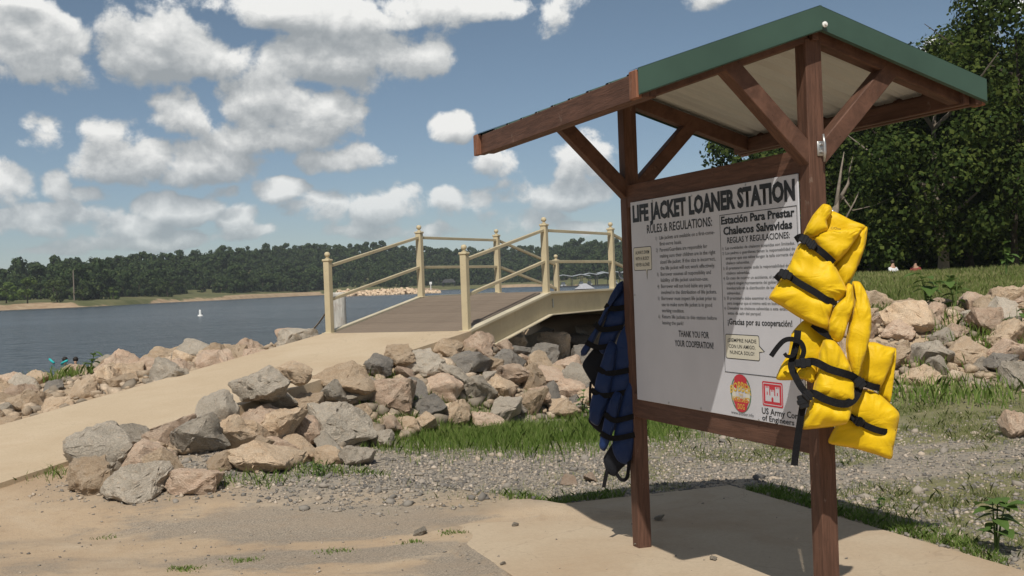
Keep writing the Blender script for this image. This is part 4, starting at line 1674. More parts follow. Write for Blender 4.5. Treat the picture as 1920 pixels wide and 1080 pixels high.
    for e in esp:
        text(e[0], 1.096, 1.096, z, .0145, .003, 'ink_grey', False)
        for ln in e[1:]:
            text(ln, 1.128, min(1.79, 1.128 + len(ln) * .01245), z, .0155, .010, 'ink_grey')
            z -= dz
    text('¡Gracias por su cooperación!', 1.125, 1.730, 1.440, .031, .02)

    def rounded(xa, xb, za, zb_, r, extra=None):
        pts = []
        for (cx, cz, a0) in ((xb - r, zb_ - r, 0), (xa + r, zb_ - r, 90), (xa + r, za + r, 180), (xb - r, za + r, 270)):
            for k in range(5):
                t = math.radians(a0 + k * 22.5)
                pts.append((cx + r * math.cos(t), cz + r * math.sin(t)))
        return pts

    def bubble(xa, xb, za, zb_, tail):
        flat('bubble_outline', rounded(xa - .004, xb + .004, za - .004, zb_ + .004, .014), M['ink'], YF - .0002)
        flat('bubble_tail_outline', [(q[0], q[1]) for q in tail[0]], M['ink'], YF - .0003)
        flat('speech_bubble', rounded(xa, xb, za, zb_, .012), M['print_cream'], YF - .0005)
        flat('bubble_tail', tail[1], M['print_cream'], YF - .0007)
    bubble(.028, .262, 1.752, 1.888, ([(.185, 1.755), (.20, 1.690), (.208, 1.755)], [(.189, 1.757), (.200, 1.702), (.204, 1.757)]))
    for i, ln in enumerate(('ALWAYS SWIM', 'WITH A BUDDY', 'NEVER ALONE!')):
        text(ln, .052, .238, 1.848 - i * .037, .021, .010, 'ink', True, YF - .0011)
    bubble(1.098, 1.425, 1.262, 1.385, ([(1.420, 1.342), (1.478, 1.308), (1.420, 1.300)], [(1.418, 1.337), (1.468, 1.308), (1.418, 1.305)]))
    for i, ln in enumerate(('¡SIEMPRE NADE', 'CON UN AMIGO,', 'NUNCA SOLO!')):
        text(ln, 1.118 + .01 * i, 1.402 - .012 * i, 1.348 - i * .032, .019, .010, 'ink', True, YF - .0011)
    # round badge with its lettering
    cx, cz = 1.232, 1.080
    def ell(rx, rz, n=36, ox=0, oz=0): return [(cx + ox + rx * math.cos(2 * math.pi * k / n), cz + oz + rz * math.sin(2 * math.pi * k / n)) for k in range(n)]
    def ring(name, r0, r1, mat, y, a0=0, a1=360):
        bm = bmesh.new()
        n = 40
        prev = None
        for k in range(n + 1):
            t = math.radians(a0 + (a1 - a0) * k / n)
            a = bm.verts.new((cx + r0 * math.cos(t), y, cz + r0 * math.sin(t)))
            b = bm.verts.new((cx + r1 * math.cos(t), y, cz + r1 * math.sin(t)))
            if prev:
                bm.faces.new((prev[0], prev[1], b, a))
            prev = (a, b)
        me = bpy.data.meshes.new(name)
        bm.to_mesh(me); bm.free()
        link(name, me, M[mat], sign)
    ring('badge_rope', .092, .101, 'print_green', YF - .0002)
    ring('badge_ring', .050, .086, 'print_cream', YF - .0004)
    for a in (45, 135, 225, 315):
        ring('badge_band', .050, .086, 'print_red', YF - .0007, a - 20, a + 20)
    flat('badge_top', ell(.062, .030, oz=.070), M['print_red'], YF - .0009)
    flat('badge_bottom', ell(.060, .036, oz=-.062), M['print_red'], YF - .0009)
    text('BOBBER', cx - .105, cx + .105, cz + .012, .050, .02, 'print_yellow', True, YF - .0014, arc=.016)
    text('THE', cx - .024, cx + .024, cz - .012, .012, .015, 'print_yellow', True, YF - .0014)
    text('WATER SAFETY', cx - .092, cx + .092, cz - .044, .026, .02, 'print_yellow', True, YF - .0014)
    text('DOG', cx - .034, cx + .034, cz - .082, .028, .02, 'print_yellow', True, YF - .0014)
    text('www.bobber.info', 1.128, 1.350, .966, .018, .003, 'ink_grey')
    # red castle emblem
    a, b, c, d = 1.440, 1.626, 1.035, 1.160
    flat('emblem_field', rounded(a, b, c, d, .012), M['print_red'], YF - .0002)
    flat('emblem_line', rounded(a + .008, b - .008, c + .008, d - .008, .008), M['sign_white'], YF - .0004)
    flat('emblem_inner', rounded(a + .012, b - .012, c + .012, d - .012, .006), M['print_red'], YF - .0006)
    mx = (a + b) / 2
    def merlon(x0, x1, z0, z1, nn, y):
        flat('castle_tower', [(x0, z0), (x1, z0), (x1, z1), (x0, z1)], M['sign_white'], y)
        wd = (x1 - x0) / (2 * nn - 1)
        for k in range(nn):
            flat('castle_merlon', [(x0 + 2 * k * wd, z1), (x0 + (2 * k + 1) * wd, z1), (x0 + (2 * k + 1) * wd, z1 + .010), (x0 + 2 * k * wd, z1 + .010)], M['sign_white'], y)
    merlon(a + .028, a + .066, c + .026, c + .092, 3, YF - .0009)
    merlon(b - .066, b - .028, c + .026, c + .092, 3, YF - .0009)
    merlon(mx - .018, mx + .018, c + .026, c + .076, 3, YF - .0010)
    flat('castle_wall', [(a + .064, c + .026), (b - .064, c + .026), (b - .064, c + .056), (a + .064, c + .056)], M['sign_white'], YF - .0008)
    arch = [(mx - .009, c + .026)] + [(mx + .009 * math.cos(t), c + .040 + .009 * math.sin(t)) for t in np.linspace(math.pi, 0, 9)] + [(mx + .009, c + .026)]
    flat('castle_gate', arch, M['print_red'], YF - .0013)
    for x in (a + .047, b - .047):
        flat('castle_window', [(x - .004, c + .058), (x + .004, c + .058), (x + .004, c + .074), (x - .004, c + .074)], M['print_red'], YF - .0013)
    text('US Army Corps', 1.430, 1.795, .994, .031, .016)
    text('of Engineers', 1.430, 1.716, .958, .031, .008) if False else text('of Engineers', 1.430, 1.716, .9605, .027, .016)
    for (x, z) in ((.30, 2.160), (.78, 2.150), (1.35, 2.160), (.02, 1.6), (.42, .964), (.80, .964), (1.40, .9575)):
        bm = bmesh.new()
        add_lathe(bm, [(.007, 0), (.0065, .003), (0, .0035)], 8)
        bmesh.ops.rotate(bm, verts=bm.verts, cent=(0, 0, 0), matrix=Matrix.Rotation(math.pi / 2, 3, 'X'))
        bmesh.ops.translate(bm, verts=bm.verts, vec=(x, -.008, z))
        bm_obj('sign_screw', bm, M['steel'], sign)
    return root


build_kiosk()


# ------------------------------------------------------------------ life jackets
def hit(px, py, P0, n):
    d = pix_dir(px, py)
    o = Vector((0, 0, EYE))
    return o + d * ((P0 - o).dot(n) / d.dot(n))


def pillow(bm, pts, thick, n, seed=0, wr=.006, rings=11, dens=5, cinch=()):
    """stuffed panel: outline (world points, roughly planar), bulging to both sides along n"""
    rg = np.random.default_rng(seed)
    pts = [Vector(p) for p in pts]
    # closed Catmull-Rom resample, corners kept fairly tight
    out = []
    m_ = len(pts)
    for i in range(m_):
        p0, p1, p2, p3 = pts[i - 1], pts[i], pts[(i + 1) % m_], pts[(i + 2) % m_]
        for k in range(dens):
            t = k / dens
            t1 = (p2 - p0) * .32
            t2 = (p3 - p1) * .32
            h = (2 * t ** 3 - 3 * t * t + 1) * p1 + (t ** 3 - 2 * t * t + t) * t1 + (-2 * t ** 3 + 3 * t * t) * p2 + (t ** 3 - t * t) * t2
            out.append(h)
    c = sum(out, Vector()) / len(out)
    N_ = len(out)
    ph = rg.random(6) * 6.28
    rr = [1 - (k / rings) ** 1.35 for k in range(rings)]
    layers = {}
    for sgn in (1, -1):
        prev = None
        for k, r in enumerate(rr):
            ring_ = []
            for i, p in enumerate(out):
                if k == 0 and sgn == -1:
                    ring_.append(layers[0][i]); continue
                q = c + (p - c) * r
                bulge = (1 - r ** 5.5) ** (1 / 2.6) * (.86 + .14 * (1 - r * r))
                a = 2 * math.pi * i / N_
                w = wr * (math.sin(7 * a + ph[0] + 5 * r) + .7 * math.sin(13 * a + ph[1] - 7 * r) + .5 * math.sin(23 * a + ph[2])) * (r ** 3.0) * (1 - r * .3) * (0 if k == 0 else 1)
                w += wr * .9 * math.sin(q.x * 31 + q.z * 23 + ph[3]) * math.sin(q.z * 37 - q.x * 15 + ph[4]) * (0 if k == 0 else 1)
                for (sa, sb) in cinch:              # webbing pulls the foam in
                    ab = sb - sa
                    tt = max(0.0, min(1.0, (q - sa).dot(ab) / ab.length_squared))
                    off_ = (q - sa - ab * tt)
                    off_ = off_ - n * off_.dot(n)
                    bulge *= 1 - .30 * math.exp(-(off_.length / .026) ** 2)
                ring_.append(bm.verts.new(q + n * (sgn * (thick / 2 * bulge) + w)))
            if k == 0 and sgn == 1:
                layers[0] = ring_
            if prev:
                for i in range(N_):
                    j = (i + 1) % N_
                    f = (prev[i], prev[j], ring_[j], ring_[i])
                    bm.faces.new(f if sgn == 1 else f[::-1])
            prev = ring_
        wt = wr * .9 * math.sin(c.x * 31 + c.z * 23 + ph[3]) * math.sin(c.z * 37 - c.x * 15 + ph[4])
        tb = 1.0
        for (sa, sb) in cinch:
            ab = sb - sa
            tt = max(0.0, min(1.0, (c - sa).dot(ab) / ab.length_squared))
            off_ = (c - sa - ab * tt)
            off_ = off_ - n * off_.dot(n)
            tb *= 1 - .30 * math.exp(-(off_.length / .026) ** 2)
        top = bm.verts.new(c + n * (sgn * thick / 2 * tb + wt))
        for i in range(N_):
            j = (i + 1) % N_
            bm.faces.new((prev[i], prev[j], top) if sgn == 1 else (prev[j], prev[i], top))
    return out


def ribbon(bm, pts, width, n, thick=.005):
    pts = [Vector(p) for p in pts]
    # resample smoothly
    out = []
    for i in range(len(pts) - 1):
        p0, p1, p2, p3 = pts[max(0, i - 1)], pts[i], pts[i + 1], pts[min(len(pts) - 1, i + 2)]
        for k in range(5):
            t = k / 5
            h = (2 * t ** 3 - 3 * t * t + 1) * p1 + (t ** 3 - 2 * t * t + t) * (p2 - p0) * .5 + (-2 * t ** 3 + 3 * t * t) * p2 + (t ** 3 - t * t) * (p3 - p1) * .5
            out.append(h)
    out.append(pts[-1])
    rows = []
    for i, p in enumerate(out):
        d = (out[min(i + 1, len(out) - 1)] - out[max(0, i - 1)]).normalized()
        s = d.cross(n)
        s = s.normalized() if s.length > 1e-4 else Vector((1, 0, 0))
        nn = s.cross(d).normalized()
        rows.append([bm.verts.new(p + s * width / 2 + nn * thick / 2), bm.verts.new(p - s * width / 2 + nn * thick / 2),
                     bm.verts.new(p - s * width / 2 - nn * thick / 2), bm.verts.new(p + s * width / 2 - nn * thick / 2)])
    for a, b in zip(rows, rows[1:]):
        for k in range(4):
            bm.faces.new((a[k], a[(k + 1) % 4], b[(k + 1) % 4], b[k]))
    bm.faces.new(rows[0]); bm.faces.new(rows[-1][::-1])


def jacket(label, group, base_px, depth, nrm, panels, straps, buckles=(), prints=()):
    """panels: (name, outline px list, plane offset towards the camera, thickness, material, wrinkle)"""
    n = Vector(nrm).normalized()                     # points away from the wall, towards the viewer
    P0 = un(base_px[0], base_px[1], depth)
    o = P0.copy()
    root = empty('life_jacket', o, label=label, cat='life jacket', group=group)

    def pt(px, py, off):
        return hit(px, py, P0 + n * off, n) - o
    for i, (nm, outl, off, th, mat, wr) in enumerate(panels):
        bm = bmesh.new()
        segs = [(pt(*p), pt(*q)) for (pl, w) in straps if w > .025 for p, q in zip(pl, pl[1:])]
        rim_ = pillow(bm, [pt(x, y, off) for (x, y) in outl], th, n, seed=int(base_px[0]) + i, wr=wr * 1.35, cinch=segs)
        ob = bm_obj(nm, bm, M[mat], root, True)
        if mat == 'yellow':
            bm = bmesh.new()
            add_tube(bm, rim_ + [rim_[0]], .0028, 5, False)
            bm_obj('seam', bm, M['seam'], ob, True)
    for (pl, w) in straps:
        bm = bmesh.new()
        ribbon(bm, [pt(p[0], p[1], p[2] - (.012 if w > .025 else 0)) for p in pl], w, n)
        bm_obj('strap', bm, M['web'], root)
    for (px, py, off, ang, L, w) in buckles:
        bm = bmesh.new()
        add_box(bm, -L / 2, L / 2, -w / 2, w / 2, -.008, .008, .004)
        add_box(bm, -L * .18, L * .18, -w * .62, w * .62, -.010, .010, .003)
        zx = n
        xx = Vector((math.cos(ang), 0, -math.sin(ang)))
        xx = (xx - zx * xx.dot(zx)).normalized()
        mt = Matrix((xx, zx.cross(xx), zx)).transposed().to_4x4()
        mt.translation = pt(px, py, off)
        bmesh.ops.transform(bm, matrix=mt, verts=bm.verts)
        bm_obj('buckle', bm, M['buckle'], root)
    for (s, px, py, off, h, ang) in prints:
        me = text_mesh(s, .006, 2)
        xx = Vector((math.cos(ang), 0, -math.sin(ang)))
        xx = (xx - n * xx.dot(n)).normalized()
        yy = n.cross(xx)
        b = pt(px, py, off)
        for v in me.vertices:
            q = v.co
            v.co = b + xx * (q.x * h / .7) + yy * (q.y * h / .7)
        link('lettering', me, M['ink'], root)
    return root


def build_jackets():
    g = 'yellow life jackets on the near post'
    nA = (-.20, -1, .12)
    z1 = lambda l, ox=1420, oy=370, s=4.32: [(ox + x / s, oy + y / s) for (x, y) in l]
    z2 = lambda l: z1(l, 1420, 600, 3.857)
    # topmost jacket
    jacket('topmost yellow life jacket, folded and leaning over the sign edge', g, (1535, 500), 5.33, nA, [
        ('back_panel', z1([(840, 270), (885, 245), (865, 400), (800, 580), (735, 700), (690, 740), (640, 640), (630, 560), (720, 430)]), -.055, .085, 'yellow', .004),
        ('back_lining', z1([(500, 110), (620, 120), (760, 190), (870, 235), (830, 300), (720, 470), (600, 560), (420, 380), (440, 220)]), -.045, .07, 'yellow', .004),
        ('shoulder', z1([(500, 90), (535, 58), (585, 72), (600, 120), (560, 190), (560, 270), (470, 320), (375, 320), (400, 240), (450, 150)]), .01, .09, 'yellow', .005),
        ('chest_panel', z1([(455, 330), (580, 275), (720, 262), (800, 250), (840, 262), (800, 330), (730, 430), (640, 515), (560, 480)]), .01, .085, 'yellow', .006),
        ('front_panel', z1([(345, 375), (440, 400), (560, 480), (625, 560), (700, 700), (722, 760), (700, 800), (620, 860), (590, 960), (570, 1060), (460, 1030), (330, 965), (200, 880), (100, 815), (140, 740), (240, 590), (290, 480)]), .02, .11, 'yellow', .007),
    ], [
        ([(*z1([(310, 345)])[0], .045), (*z1([(360, 322)])[0], .072), (*z1([(450, 390)])[0], .080), (*z1([(540, 460)])[0], .080), (*z1([(615, 530)])[0], .055)], .030),
        ([(*z1([(150, 665)])[0], .05), (*z1([(215, 615)])[0], .078), (*z1([(330, 690)])[0], .086), (*z1([(460, 765)])[0], .086), (*z1([(570, 835)])[0], .078), (*z1([(640, 845)])[0], .035)], .030),
    ], [(*z1([(385, 345)])[0], .085, .55, .055, .034), (*z1([(440, 385)])[0], .088, .62, .04, .036), (*z1([(225, 625)])[0], .088, .45, .06, .036)],
        [('C/Ono', *z1([(590, 258)])[0], .062, .011, .15)])
    # lower right jacket (behind the middle one)
    jacket('lowest yellow life jacket, hanging to the right and farthest from the sign', g, (1630, 750), 5.46, (-.05, -1, .05), [
        ('back_panel', z2([(965, 230), (1000, 212), (985, 380), (955, 600), (920, 575), (880, 545), (900, 430)]), -.06, .075, 'yellow', .003),
        ('chest_panel', z2([(780, 170), (850, 165), (920, 190), (992, 212), (960, 330), (885, 490), (800, 470), (740, 480), (730, 380), (760, 260)]), .0, .085, 'yellow', .005),
        ('front_panel', z2([(760, 505), (830, 515), (890, 548), (960, 610), (1022, 680), (1005, 800), (980, 920), (965, 1003), (860, 970), (700, 925), (520, 888), (550, 800), (620, 700), (690, 600)]), .0, .10, 'yellow', .005),
    ], [
        ([(*z2([(720, 440)])[0], .03), (*z2([(760, 455)])[0], .052), (*z2([(830, 480)])[0], .052), (*z2([(882, 492)])[0], .03)], .030),
        ([(*z2([(650, 685)])[0], .03), (*z2([(700, 715)])[0], .058), (*z2([(800, 770)])[0], .062), (*z2([(900, 805)])[0], .060), (*z2([(995, 815)])[0], .025)], .030),
    ], [(*z2([(735, 735)])[0], .066, .5, .045, .036)])
    # middle jacket
    jacket('middle yellow life jacket with curled collar and dangling black straps', g, (1560, 700), 5.29, (-.12, -1, .08), [
        ('back_panel', z2([(330, 10), (420, -10), (500, 60), (520, 160), (480, 300), (420, 380), (405, 440), (330, 425), (230, 432), (140, 425), (175, 330), (230, 230), (250, 100)]), -.05, .08, 'yellow', .004),
        ('collar_far_side', z1([(770, 690), (825, 690), (870, 760), (905, 860), (918, 960), (915, 1080), (890, 1200), (850, 1340), (800, 1480), (750, 1400), (720, 1200), (740, 1040), (775, 900), (785, 800)]), -.005, .09, 'yellow', .005),
        ('collar_near_side', z1([(735, 700), (765, 720), (775, 830), (760, 930), (720, 1040), (690, 1140), (650, 1170), (580, 1110), (570, 1020), (620, 890), (710, 800), (715, 740)]), .03, .085, 'yellow', .006),
        ('front_panel', z2([(485, 140), (560, 150), (620, 240), (665, 330), (695, 440), (700, 560), (680, 650), (645, 748), (540, 768), (430, 780), (325, 785), (345, 700), (385, 590), (410, 480), (435, 360), (445, 240)]), .02, .12, 'yellow', .007),
        ('pocket_flap', z2([(300, 370), (380, 325), (420, 365), (415, 430), (395, 452), (330, 425), (290, 410)]), .01, .06, 'yellow', .004),
    ], [
        ([(*z2([(285, 325)])[0], .05), (*z2([(400, 300)])[0], .085), (*z2([(520, 355)])[0], .092), (*z2([(620, 385)])[0], .09), (*z2([(690, 410)])[0], .062), (*z2([(730, 450)])[0], .03), (*z2([(745, 490)])[0], .02)], .034),
        ([(*z2([(345, 555)])[0], .06), (*z2([(400, 530)])[0], .088), (*z2([(490, 572)])[0], .092), (*z2([(590, 603)])[0], .092), (*z2([(660, 600)])[0], .08), (*z2([(715, 545)])[0], .05), (*z2([(745, 455)])[0], .02)], .034),
        ([(*z2([(370, 545)])[0], .08), (*z2([(320, 490)])[0], .08), (*z2([(275, 410)])[0], .07), (*z2([(245, 330)])[0], .05), (*z2([(265, 240)])[0], .04), (*z2([(285, 150)])[0], .04), (*z2([(292, 75)])[0], .03)], .030),
        ([(*z2([(98, 262)])[0], .05), (*z2([(150, 190)])[0], .055), (*z2([(200, 145)])[0], .058), (*z2([(260, 140)])[0], .056), (*z2([(315, 165)])[0], .052), (*z2([(335, 225)])[0], .05), (*z2([(315, 290)])[0], .05)], .022),
        ([(*z2([(195, 240)])[0], .05), (*z2([(215, 262)])[0], .05), (*z2([(260, 255)])[0], .05), (*z2([(285, 200)])[0], .05)], .016),
        ([(*z2([(350, 545)])[0], .085), (*z2([(325, 640)])[0], .075), (*z2([(300, 800)])[0], .06), (*z2([(280, 940)])[0], .05), (*z2([(268, 1052)])[0], .045)], .030),
        ([(*z2([(400, 30)])[0], .03), (*z2([(470, 85)])[0], .045), (*z2([(550, 130)])[0], .04)], .030),
    ], [(*z2([(330, 312)])[0], .078, .0, .07, .036), (*z2([(365, 545)])[0], .095, -.7, .04, .042), (*z2([(740, 455)])[0], .04, .9, .05, .04), (*z2([(330, 590)])[0], .085, 1.35, .06, .042)])

    # ---- blue jackets on the far post
    gb = 'blue life jackets on the far post'
    zb = lambda l: z1(l, 1080, 520, 4.5)
    zc = lambda l: z1(l, 1060, 500, 1.929)
    nB = (-.35, -1, .05)
    jacket('uppermost blue life jacket on the far kiosk post', gb, (1150, 600), 7.60, nB, [
        ('outer_panel', zb([(395, 30), (350, 55), (300, 150), (240, 280), (170, 420), (100, 545), (45, 625), (42, 662), (85, 655), (140, 560), (210, 420), (280, 270), (350, 140), (410, 90)]), .03, .075, 'blue', .004),
        ('inner_panel', zb([(440, 70), (350, 150), (280, 290), (230, 420), (185, 590), (230, 650), (310, 590), (370, 460), (440, 330)]), .0, .09, 'blue', .004),
        ('lining', zb([(200, 560), (110, 645), (52, 742), (120, 870), (160, 925), (230, 800), (260, 640)]), -.02, .03, 'black_cloth', .002),
    ], [([(*zb([(245, 235)])[0], .075), (*zb([(310, 265)])[0], .062), (*zb([(430, 250)])[0], .05)], .034),
        ([(*zb([(155, 385)])[0], .075), (*zb([(220, 440)])[0], .065), (*zb([(400, 420)])[0], .05)], .034),
        ([(*zb([(85, 545)])[0], .07), (*zb([(180, 590)])[0], .06), (*zb([(330, 570)])[0], .05)], .034),
        ([(*zb([(125, 880)])[0], .02), (*zb([(118, 980)])[0], .02), (*zb([(125, 1090)])[0], .02), (*zb([(150, 1180)])[0], .02)], .016)])
    jacket('middle blue life jacket on the far kiosk post', gb, (1150, 710), 7.56, nB, [
        ('outer_panel', [(1142, 640), (1124, 690), (1110, 745), (1105, 770), (1107, 790), (1122, 798), (1138, 760), (1150, 705), (1157, 650)], .03, .075, 'blue', .004),
        ('inner_panel', [(1185, 595), (1160, 630), (1147, 700), (1136, 770), (1146, 806), (1168, 800), (1186, 740), (1192, 650)], .0, .09, 'blue', .004),
        ('lining', [(1128, 755), (1106, 778), (1104, 792), (1126, 812), (1142, 806), (1150, 770)], -.02, .03, 'black_cloth', .002),
    ], [([(1120, 690, .075), (1142, 700, .065), (1188, 692, .05)], .034),
        ([(1108, 730, .075), (1132, 742, .065), (1188, 732, .05)], .034)])
    jacket('lowest blue life jacket on the far kiosk post with straps hanging', gb, (1155, 800), 7.52, nB, [
        ('outer_panel', [(1152, 735), (1138, 770), (1127, 815), (1124, 838), (1134, 846), (1146, 820), (1158, 780), (1166, 740)], .03, .07, 'blue', .004),
        ('inner_panel', [(1192, 700), (1170, 740), (1157, 790), (1148, 840), (1160, 866), (1182, 868), (1194, 800)], .0, .085, 'blue', .004),
        ('lining', [(1150, 830), (1136, 850), (1131, 862), (1138, 886), (1152, 893), (1164, 880), (1180, 862), (1166, 838)], -.01, .035, 'black_cloth', .002),
    ], [([(1134, 776, .07), (1152, 788, .065), (1190, 780, .05)], .034),
        ([(1126, 812, .07), (1150, 822, .065), (1190, 815, .05)], .034),
        ([(1139, 880, .02), (1135, 898, .02), (1132, 914, .02)], .024),
        ([(1156, 889, .02), (1166, 900, .02), (1176, 894, .02), (1180, 862, .02)], .022)])


build_jackets()

# ------------------------------------------------------------------ boulders
def rock_mesh(seed, sub=2):
    rg = np.random.default_rng(seed)
    bm = bmesh.new()
    n = rg.integers(9, 14)
    p = rg.normal(size=(n, 3))
    p /= np.linalg.norm(p, axis=1)[:, None]
    p *= (.8 + .35 * rg.random(n))[:, None]
    p = p * np.array([1.0, .8 + .2 * rg.random(), .66 + .22 * rg.random()])
    for q in p:
        bm.verts.new(q)
    r = bmesh.ops.convex_hull(bm, input=bm.verts)
    bmesh.ops.delete(bm, geom=[v for v in bm.verts if not v.link_faces], context='VERTS')
    bmesh.ops.bevel(bm, geom=list(bm.edges), offset=.045, segments=1, affect='EDGES', profile=.6, clamp_overlap=True)
    bmesh.ops.remove_doubles(bm, verts=bm.verts, dist=.03)
    bmesh.ops.triangulate(bm, faces=bm.faces)
    bmesh.ops.subdivide_edges(bm, edges=[e for e in bm.edges if e.calc_length() > .34], cuts=1)
    bmesh.ops.triangulate(bm, faces=bm.faces)
    bmesh.ops.subdivide_edges(bm, edges=[e for e in bm.edges if e.calc_length() > .26], cuts=1)
    bmesh.ops.triangulate(bm, faces=bm.faces)
    bmesh.ops.subdivide_edges(bm, edges=[e for e in bm.edges if e.calc_length() > .17], cuts=1)
    bmesh.ops.triangulate(bm, faces=bm.faces)
    bmesh.ops.smooth_vert(bm, verts=bm.verts, factor=.2, use_axis_x=True, use_axis_y=True, use_axis_z=True)
    ph = rg.random(9) * 6.28
    for v in bm.verts:
        c = v.co
        d = .045 * math.sin(4.1 * c.x + 2.2 * c.y + ph[0]) * math.sin(3.7 * c.y + ph[1]) + .035 * math.sin(9 * c.z + 5 * c.x + ph[2]) * math.sin(8 * c.x - 6 * c.y + ph[3]) + .030 * math.sin(15 * c.x + 11 * c.z + ph[4]) * math.sin(14 * c.y + 4 * c.z + ph[5]) + .016 * math.sin(31 * c.x - 9 * c.z + ph[6]) * math.sin(27 * c.z + 8 * c.y + ph[7])
        v.co += c.normalized() * (d + rg.normal() * .016)
    me = bpy.data.meshes.new('boulder')
    bmesh.ops.recalc_face_normals(bm, faces=bm.faces)
    bm.to_mesh(me)
    bm.free()
    me.polygons.foreach_set('use_smooth', [True] * len(me.polygons))
    # keep the broken edges crisp
    me.set_sharp_from_angle(angle=math.radians(40))
    # normalise to unit half-size
    co = np.empty(len(me.vertices) * 3, np.float32)
    me.vertices.foreach_get('co', co)
    co = co.reshape(-1, 3)
    co -= (co.max(0) + co.min(0)) / 2
    co /= (co.max(0) - co.min(0)) / 2
    me.vertices.foreach_set('co', co.ravel())
    me.materials.append(M['rock_tan'])
    return me


ROCKS = [rock_mesh(500 + k) for k in range(22)]
PLACED = []                                   # (x, y, r)


def place_rock(x, y, z, sx, sy, sz, mat, label, group, rz=None, tilt=.25, mesh=None):
    me = ROCKS[mesh if mesh is not None else random.randrange(len(ROCKS))]
    o = bpy.data.objects.new('boulder', me)
    COL.objects.link(o)
    o.location = (x, y, z)
    o.scale = (sx, sy, sz)
    o.rotation_euler = (random.uniform(-tilt, tilt), random.uniform(-tilt, tilt), random.uniform(0, 6.28) if rz is None else rz)
    o.material_slots[0].link = 'OBJECT'
    o.material_slots[0].material = M[mat]
    tag(o, label, 'boulder', group)
    PLACED.append((x, y, max(sx, sy)))
    return o


HAND = [  # px, py of the centre, width px, height px, stone, label
    (167, 852, 140, 92, 'rock_grey', 'largest pale grey boulder at the near left end of the rock pile'),
    (172, 897, 84, 68, 'rock_tan', 'rounded tan boulder leaning on the largest grey one, lower left of pile'),
    (250, 911, 116, 66, 'rock_grey', 'flat-topped grey-tan boulder at the very front of the pile'),
    (258, 862, 104, 56, 'rock_pink', 'long pinkish boulder lying aslant behind the flat-topped front one'),
    (308, 876, 66, 60, 'rock_tan', 'upright tan block right of the long pinkish boulder'),
    (246, 823, 92, 46, 'rock_grey', 'grey slab against the path edge behind the long pinkish boulder'),
    (360, 822, 112, 78, 'rock_grey', 'big grey-brown boulder with a shaded face halfway along the near pile'),
    (360, 905, 98, 46, 'rock_pink', 'low pinkish boulder at the gravel edge with weeds in front'),
    (402, 776, 80, 60, 'rock_grey', 'rounded blue-grey boulder beside the path edge'),
    (484, 722, 92, 54, 'rock_grey', 'tall pointed pale boulder standing up against the path'),
    (522, 750, 66, 42, 'rock_grey', 'grey boulder right below the tall pointed one'),
    (482, 794, 102, 54, 'rock_pink', 'pink-topped boulder in the middle of the near pile'),
    (498, 864, 128, 56, 'rock_tan', 'wide flat tan boulder half buried at the gravel edge'),
    (418, 868, 60, 36, 'rock_tan', 'small tan stone half buried in sandy rubble'),
    (520, 810, 88, 76, 'rock_tan', 'wedge-shaped brown boulder above the wide flat tan one'),
    (577, 768, 56, 48, 'rock_tan', 'orange-tan round boulder high in the near pile'),
    (574, 812, 54, 62, 'rock_pink', 'knobbly pink-tan boulder left of the big grey-topped one'),
    (640, 806, 112, 86, 'rock_grey', 'big grey-topped boulder beside the green grass clump'),
    (648, 708, 112, 48, 'rock_tan', 'broad cream boulder against the path edge'),
    (662, 738, 74, 40, 'rock_grey', 'blue-grey boulder below the broad cream one'),
    (616, 858, 48, 34, 'rock_tan', 'small yellow-tan slab at the gravel edge'),
    (670, 858, 62, 40, 'rock_grey', 'grey flat stone at the gravel edge left of the grass clump'),
    (707, 687, 54, 36, 'rock_dark', 'dark grey boulder next to the path near the bridge'),
    (793, 686, 84, 50, 'rock_grey', 'large blue-grey boulder below the bridge end of the path'),
    (902, 650, 56, 48, 'rock_pink', 'pale block of stone touching the bridge abutment'),
    (872, 680, 106, 38, 'rock_dark', 'long grey boulder in front of the abutment'),
    (954, 681, 58, 46, 'rock_dark', 'dark grey boulder just right of the abutment'),
    (1014, 684, 44, 46, 'rock_tan', 'tan boulder in the sun under the bridge edge'),
    (1060, 690, 72, 36, 'rock_pink', 'long tan boulder under the bridge next to the blue life jackets'),
    (730, 745, 92, 60, 'rock_pink', 'big pinkish boulder above the green grass clump'),
    (820, 728, 92, 40, 'rock_pink', 'long pale boulder overhanging a dark gap'),
    (797, 764, 84, 44, 'rock_dark', 'dark rough boulder under the long pale one'),
    (898, 736, 66, 52, 'rock_grey', 'grey-brown boulder in the middle of the bank below the bridge'),
    (853, 776, 52, 46, 'rock_tan', 'tan-grey block behind the green grass strip'),
    (940, 729, 52, 46, 'rock_tan', 'tan boulder right of the grey-brown bank boulder'),
    (998, 712, 48, 50, 'rock_tan', 'upright tan boulder below the sunlit one under the bridge'),
    (1000, 758, 52, 50, 'rock_tan', 'pale tan boulder at the grass edge below the bridge'),
    (950, 775, 54, 46, 'rock_grey', 'grey block at the grass edge below the bridge'),
    (1068, 734, 66, 40, 'rock_pink', 'pale boulder just left of the blue life jackets'),
    (914, 792, 62, 30, 'rock_pink', 'low pale stone in the green grass strip'),
    (1034, 738, 42, 40, 'rock_dark', 'small dark grey boulder left of the pale one by the blue jackets'),
    (1054, 765, 48, 30, 'rock_tan', 'low pale stone by the leafy weed near the blue jackets'),
    (762, 800, 50, 32, 'rock_tan', 'low tan boulder half hidden in the green grass clump'),
    (1905, 800, 46, 56, 'rock_pink', 'lone cream boulder on the gravel at the right picture edge'),
    (545, 700, 60, 34, 'rock_tan', 'small tan boulder beside the path above the tall pointed one'),
    (752, 668, 56, 36, 'rock_tan', 'tan boulder at the path edge close to the bridge'),
    (838, 655, 56, 34, 'rock_tan', 'small tan boulder beside the path just before the bridge'),
]


